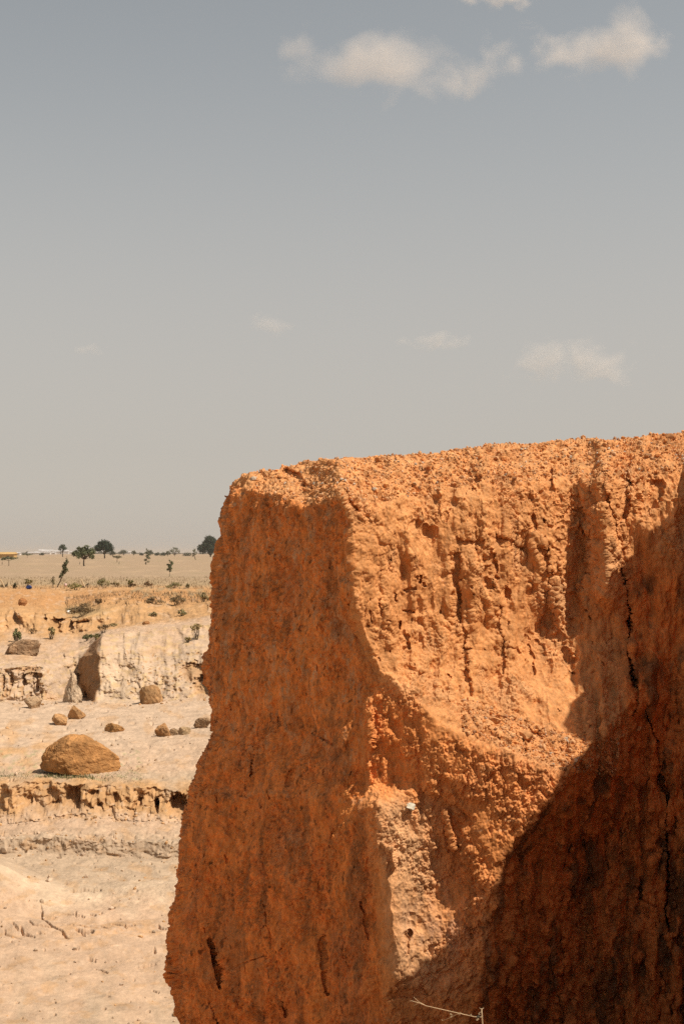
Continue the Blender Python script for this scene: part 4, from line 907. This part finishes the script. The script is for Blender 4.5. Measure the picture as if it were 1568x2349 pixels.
# stumps, litter, tarp, posts at the rim
def stump(sx, b, y, label, seed):
    r = np.random.default_rng(seed); g = ground_at(sx, y); root = empty('dead_stump', ((sx - CX) / F * y, y, g)); tag(root, label, 'stump', 'stumps at the pit rim')
    V, Q = tubes([(limb_path((.12, 0, -.05), (-.22, 0, .62), r, 6, .08), np.linspace(.07, .04, 6))], 7); soup('broken_trunk', V, Q, M_DRY, root)
    V, Q = tubes([(limb_path((.1, 0, .02), (.32, .05, .32), r), np.linspace(.05, .02, 5)), (limb_path((.28, 0, -.03), (.30, .05, .34), r), np.linspace(.05, .03, 5)), (limb_path((-.2, 0, 0), (.25, .1, .24), r), np.linspace(.04, .03, 5)), (limb_path((.1, 0, .0), (-.2, -.1, .12), r), np.linspace(.05, .02, 5))], 6)
    soup('root', V, Q, M_BARK, root)
stump(8, 1347, 102, 'dead stump with a pale slanting trunk at the edge of the frame', 1)
stump(193, 1347, 102, 'dead stump with a pale slanting trunk beside the bright green shrub', 2)
V, Fc, c = rock_mesh((.42, .4, .30), 7, 3, 4, .18, tint=(0.02, 0.035, 0.12)); M_TARP = plain_material('blue_tarp', (0, 0, 0), .5, .2, 6, attr=True)
o = soup('tarp_bundle', V, Fc, M_TARP, None, c, True); o.location = ((67 - CX) / F * 100, 100, ground_at(67, 100) + .13); tag(o, 'dark blue tarp bundle lying at the pit rim', 'tarp')
V, Fc, c = rock_mesh((.26, .22, .22), 8, 3, 5, .25, tint=(0.72, 0.68, 0.62))
o = soup('plastic_bag', V, Fc, M_TARP, None, c, True); o.location = ((158 - CX) / F * 77, 77, ground_at(158, 77) + .08); tag(o, 'crumpled white plastic bag by the dry scrub', 'litter')
V, Fc, c = rock_mesh((.2, .2, .32), 9, 3, 5, .25, tint=(0.55, 0.36, 0.31))
o = soup('plastic_bag', V, Fc, M_TARP, None, c, True); o.location = ((151 - CX) / F * 101, 101, ground_at(151, 101) + .25); tag(o, 'faded pink bag caught on the shrub beside the leaning sapling', 'litter')
for sx_, y_, lab in [(183, 300, 'thin fence post in the field beside the broad tree'), (273, 310, 'thin fence post in the field under the pale thorn tree'), (5, 300, 'thin fence post in the field at the frame edge')]:
    g = ground_at(sx_, y_); V, Q = tubes([(limb_path((0, 0, -.2), (.06, 0, .62), np.random.default_rng(3), 4, .03), [.07, .065, .06, .05])], 6)
    o = soup('fence_post', V, Q, M_BARK); o.location = ((sx_ - CX) / F * y_, y_, g); tag(o, lab, 'post', 'posts in the field')

# far buildings: ochre shed and the white town on the horizon
M_WALL = plain_material('limewash', (0.62, 0.57, 0.52), .9, .08, .3); M_OCH = plain_material('ochre_wall', (0.50, 0.31, 0.12), .85, .12, .4); M_ROOF = plain_material('sheet_roof', (0.50, 0.47, 0.45), .6, .12, .4)
M_DARK = plain_material('opening', (0.06, 0.05, 0.045), .8, .1, 1)
def house(name, sx, y, wd, dp, h, rise, label, mwall, mroof, group=None, cat='house', openings=2):
    g = ground_at(sx, y); root = empty(name, ((sx - CX) / F * y, y, g)); tag(root, label, cat, group)
    def box(nm, x0, x1, y0, y1, z0, z1, m, par):
        V = [(x, yy, z) for z in (z0, z1) for yy in (y0, y1) for x in (x0, x1)]
        return soup(nm, V, [(0, 1, 5, 4), (1, 3, 7, 5), (3, 2, 6, 7), (2, 0, 4, 6), (4, 5, 7, 6), (0, 2, 3, 1)], m, par)
    box('wall', -wd / 2, wd / 2, -dp / 2, dp / 2, -.3, h, mwall, root)
    e = .4; V = [(-wd / 2 - e, -dp / 2 - e, h + .01), (wd / 2 + e, -dp / 2 - e, h + .01), (wd / 2 + e, dp / 2 + e, h + .01), (-wd / 2 - e, dp / 2 + e, h + .01), (-wd / 2 - e, 0, h + rise), (wd / 2 + e, 0, h + rise)]
    me = bpy.data.meshes.new('roof'); me.from_pydata(V, [], [(0, 1, 5, 4), (2, 3, 4, 5), (0, 4, 3), (1, 2, 5), (0, 3, 2, 1)]); me.materials.append(mroof); ro = bpy.data.objects.new('roof', me); C.objects.link(ro); ro.parent = root
    for k in range(openings):
        x = -wd / 2 + wd * (k + .5) / openings; box('window', x - .5, x + .5, -dp / 2 - .06, -dp / 2 + .02, h * .35, h * .55, M_DARK, root)
    return root
house('shed', 8, 640, 11.0, 6, 1.9, .9, 'long low ochre shed at the frame edge behind the flat-topped tree', M_OCH, M_OCH, cat='shed')
twn = [(74, 2100, 12, 3.0, 'low white house nearest the flat skyline tree'), (82, 2050, 14, 3.4, 'wide white house beside the low one'), (91, 2300, 13, 4.2, 'grey-roofed house behind the tiny dark tree'), (97, 2700, 12, 8.5, 'tall pale house at the start of the town'),
       (105, 2600, 14, 7.5, 'tall white house in the middle of the town'), (110, 2150, 9, 4.2, 'small white house before the tall ones'), (114, 2700, 14, 8.0, 'pale house with a light roof beside the upright tree'), (119, 2200, 13, 3.6, 'long white shed under the upright tree'), (133, 2600, 14, 6.5, 'white house right behind the upright tree'), (149, 2600, 15, 7.0, 'white house between the upright and the broad tree'), (38, 1500, 9, 3.0, 'grey house just beyond the ochre shed'), (293, 2500, 12, 4.5, 'white house low on the skyline beside the grey-green tree'), (160, 2700, 12, 5.0, 'pale house seen behind the broad tree')]
for sx_, y_, wd_, h_, lab in twn:
    house('house', sx_, y_, wd_, 8, h_ * .75, h_ * .3, lab, M_WALL, M_ROOF, 'houses of the far town')
# far-off wood that reads as one dark line
r = np.random.default_rng(77); V = []; Cc = []
for i in range(3600):
    y_ = r.uniform(2900, 3600); x = r.uniform(-1600, 1800); h = r.uniform(1.0, 6.5) * (.55 + .45 * math.sin(x * .013) * math.sin(x * .0047 + 1)); wd_ = r.uniform(2, 5)
    V += [(x - wd_, y_, -3), (x + wd_, y_ + r.uniform(-2, 2), -3), (x + wd_ * .6, y_, -2.4 + max(h, .6)), (x - wd_ * .5, y_ + 1, -2.4 + max(h, .6) * r.uniform(.6, 1))]; Cc += [np.array((0.075, 0.075, 0.05)) * r.uniform(.7, 1.3)] * 4
tag(soup('distant_wood', np.array(V), np.arange(len(V)).reshape(-1, 4), M_LEAF, None, np.array(Cc)), kind='stuff')

# dry twig in the foreground
def t_(x, y): return (908.1 + x * .16087, 2219.8 + y * .16087)
ty = 7.0
def tp(x, y, dy=0.0): a = t_(x, y); q = W(a[0], a[1], ty + dy); return q
tw = empty('dry_twig', (0, 0, 0)); tag(tw, 'dry bare weed stalk with a side branch in front of the dark bay', 'dry weed')
px = ty / F * .16087
base_pt = tp(1232, 1000); gz = ground_at(t_(1232, 1000)[0], 7.0); base_pt = np.array([base_pt[0] + .004, ty, min(gz, base_pt[2]) - .02])
tw.location = tuple(base_pt)
def rel(pts): return [np.array(p) - base_pt for p in pts]
V, Q = tubes([(rel([base_pt, tp(1228, 805), tp(1222, 690), tp(1216, 590)]), [12 * px, 10 * px, 8.5 * px, 7 * px]), (rel([tp(1216, 592), tp(1185, 573, -.01)]), [5 * px, 4 * px]), (rel([tp(1216, 592), tp(1245, 575, .01)]), [4.5 * px, 2.5 * px])], 8)
soup('stem', V, Q, M_DRY, tw, None, True)
V, Q = tubes([(rel([tp(1222, 705), tp(1115, 700, -.02), tp(900, 652, -.05), tp(620, 588, -.08), tp(430, 545, -.1), tp(320, 500, -.11), tp(215, 472, -.12), tp(185, 480, -.12)]), [6 * px, 5.5 * px, 5 * px, 5 * px, 4.5 * px, 4 * px, 3.5 * px, 2.5 * px])], 7)
br = soup('branch', V, Q, M_DRY, tw, None, True)
for side in [(rel([tp(430, 545, -.1), tp(320, 485, -.1), tp(248, 420, -.12)]), [4 * px, 3.5 * px, 2 * px]), (rel([tp(320, 505, -.11), tp(245, 545, -.1)]), [4 * px, 3 * px]), (rel([tp(880, 655, -.05), tp(790, 705, -.03), tp(660, 755, -.02)]), [4.5 * px, 4 * px, 3 * px]), (rel([tp(660, 755, -.02), tp(648, 738, -.02)]), [2.5 * px, 2 * px]), (rel([tp(620, 590, -.08), tp(605, 605, -.08)]), [3 * px, 2 * px]), (rel([tp(900, 652, -.05), tp(920, 640, -.05)]), [3 * px, 2 * px])]:
    V, Q = tubes([side], 6); soup('side_twig', V, Q, M_DRY, br, None, True)
r = np.random.default_rng(4); cen = []; 
for (x, y, n_, s_) in [(1185, 660, 9, 20), (1155, 740, 9, 18), (1215, 690, 6, 14), (790, 685, 7, 16), (775, 655, 3, 8), (1060, 670, 5, 12), (890, 660, 3, 9), (655, 745, 3, 9)]:
    for k in range(n_): cen.append(tp(x + r.normal() * s_ * .7, y + r.normal() * s_ * .7, r.normal() * .01 - .03) - base_pt)
stone_soup('seed_cluster', M_GRAVEL, np.array(cen), np.full(len(cen), 6.5 * px), np.repeat(np.array([[0.46, 0.36, 0.22]]), len(cen), 0), tw, 3)['kind'] = 'stuff'
V, Fc, c = rock_mesh((70 * px, 60 * px, 50 * px), 6, 3, 5, .3, tint=(0.06, 0.05, 0.035)); o = soup('withered_flower', V + (tp(1160, 700, -.01) - base_pt), Fc, M_GRAVEL, tw, c)

# ------------------------------------------------------------------ clouds: lit volumes of thin vapour
def cloud(sx, sy, w_px, h_px, y, seed, label, dens=.004, thr=.50, soft=.14, stretch=1.0):
    w_px *= 1.3; h_px *= 1.25; wd = w_px / F * y; h = h_px / F * y
    V, Fc, c = rock_mesh((wd, h * .5, h), seed, 4, 0, .22, detail=.6)
    m = bpy.data.materials.new('vapour'); n, l = nodes_of(m)
    out = n.new('ShaderNodeOutputMaterial'); pv = n.new('ShaderNodeVolumePrincipled')
    pv.inputs['Color'].default_value = (1.0, 0.93, 0.86, 1); pv.inputs['Anisotropy'].default_value = 0.0
    tc = n.new('ShaderNodeTexCoord'); mp = n.new('ShaderNodeMapping'); mp.inputs['Scale'].default_value = (2 / wd, 2 / (h * .5), 2 / h); l.new(tc.outputs['Object'], mp.inputs[0])
    le = n.new('ShaderNodeVectorMath'); le.operation = 'LENGTH'; l.new(mp.outputs[0], le.inputs[0])
    mp2 = n.new('ShaderNodeMapping'); s = 1 / (h * 1.1); mp2.inputs['Scale'].default_value = (s * .75, s * .75, s); mp2.inputs['Location'].default_value = (seed * 3.7, seed * 1.3, seed * .7); l.new(tc.outputs['Object'], mp2.inputs[0])
    no = n.new('ShaderNodeTexNoise'); no.inputs['Scale'].default_value = 2.5; no.inputs['Detail'].default_value = 8; no.inputs['Roughness'].default_value = .6; no.inputs['Distortion'].default_value = .35; l.new(mp2.outputs[0], no.inputs['Vector'])
    fall = n.new('ShaderNodeMapRange'); fall.inputs[1].default_value = .15; fall.inputs[2].default_value = .95; fall.inputs[3].default_value = .09; fall.inputs[4].default_value = -.24; l.new(le.outputs['Value'], fall.inputs[0])
    ad = n.new('ShaderNodeMath'); l.new(no.outputs[0], ad.inputs[0]); l.new(fall.outputs[0], ad.inputs[1])
    mr = n.new('ShaderNodeMapRange'); mr.inputs[1].default_value = thr - soft * .5; mr.inputs[2].default_value = thr + soft; mr.inputs[4].default_value = 2.2 * dens / (h / 100); l.new(ad.outputs[0], mr.inputs[0])
    l.new(mr.outputs[0], pv.inputs['Density']); l.new(pv.outputs[0], out.inputs['Volume'])
    o = soup('cloud', V, Fc, m, None, None, True); o.location = tuple(W(sx, sy, y)); return tag(o, label, 'cloud', 'small clouds in the hazy sky')
cloud(905, 142, 420, 250, 6000, 1, 'largest bright cloud high above the cliff', .013, .47)
cloud(1075, 165, 330, 140, 6300, 12, 'wispy broken cloud beside the largest one', .006, .50)
cloud(1240, 108, 330, 150, 6200, 3, 'soft puffy cloud in the high bank, between wisps and the broad one', .011, .46)
cloud(1375, 114, 420, 200, 6000, 4, 'broad cloud at the far end of the high bank', .012, .46)
cloud(690, 120, 110, 140, 6500, 5, 'small faint cloud left alone before the largest one', .006, .49)
cloud(1150, 2, 230, 70, 5600, 6, 'cloud cut by the top of the picture', .011, .47)
cloud(1330, 828, 350, 130, 15000, 7, 'low cloud nearest above the cliff crest', .011)
cloud(1000, 778, 210, 75, 16000, 8, 'small oval cloud low over the middle of the cliff', .009)
cloud(625, 745, 150, 75, 17000, 9, 'faint low cloud above the weathered flank', .006)
cloud(205, 805, 110, 40, 18000, 10, 'faintest tiny cloud above the plain', .005)

# ------------------------------------------------------------------ dusty air over the plain
hb = soup('haze', [(x, y, z) for z in (-9.5, 24) for y in (-16500, 16500) for x in (-16500, 16500)],
          [(0, 1, 5, 4), (1, 3, 7, 5), (3, 2, 6, 7), (2, 0, 4, 6), (4, 5, 7, 6), (0, 2, 3, 1)], bpy.data.materials.new('dust'))
n, l = nodes_of(hb.data.materials[0]); out = n.new('ShaderNodeOutputMaterial'); pv = n.new('ShaderNodeVolumePrincipled')
pv.inputs['Color'].default_value = (0.72, 0.675, 0.62, 1); pv.inputs['Density'].default_value = 0.00010; pv.inputs['Anisotropy'].default_value = 0.2
l.new(pv.outputs[0], out.inputs['Volume']); tag(hb, kind='stuff')
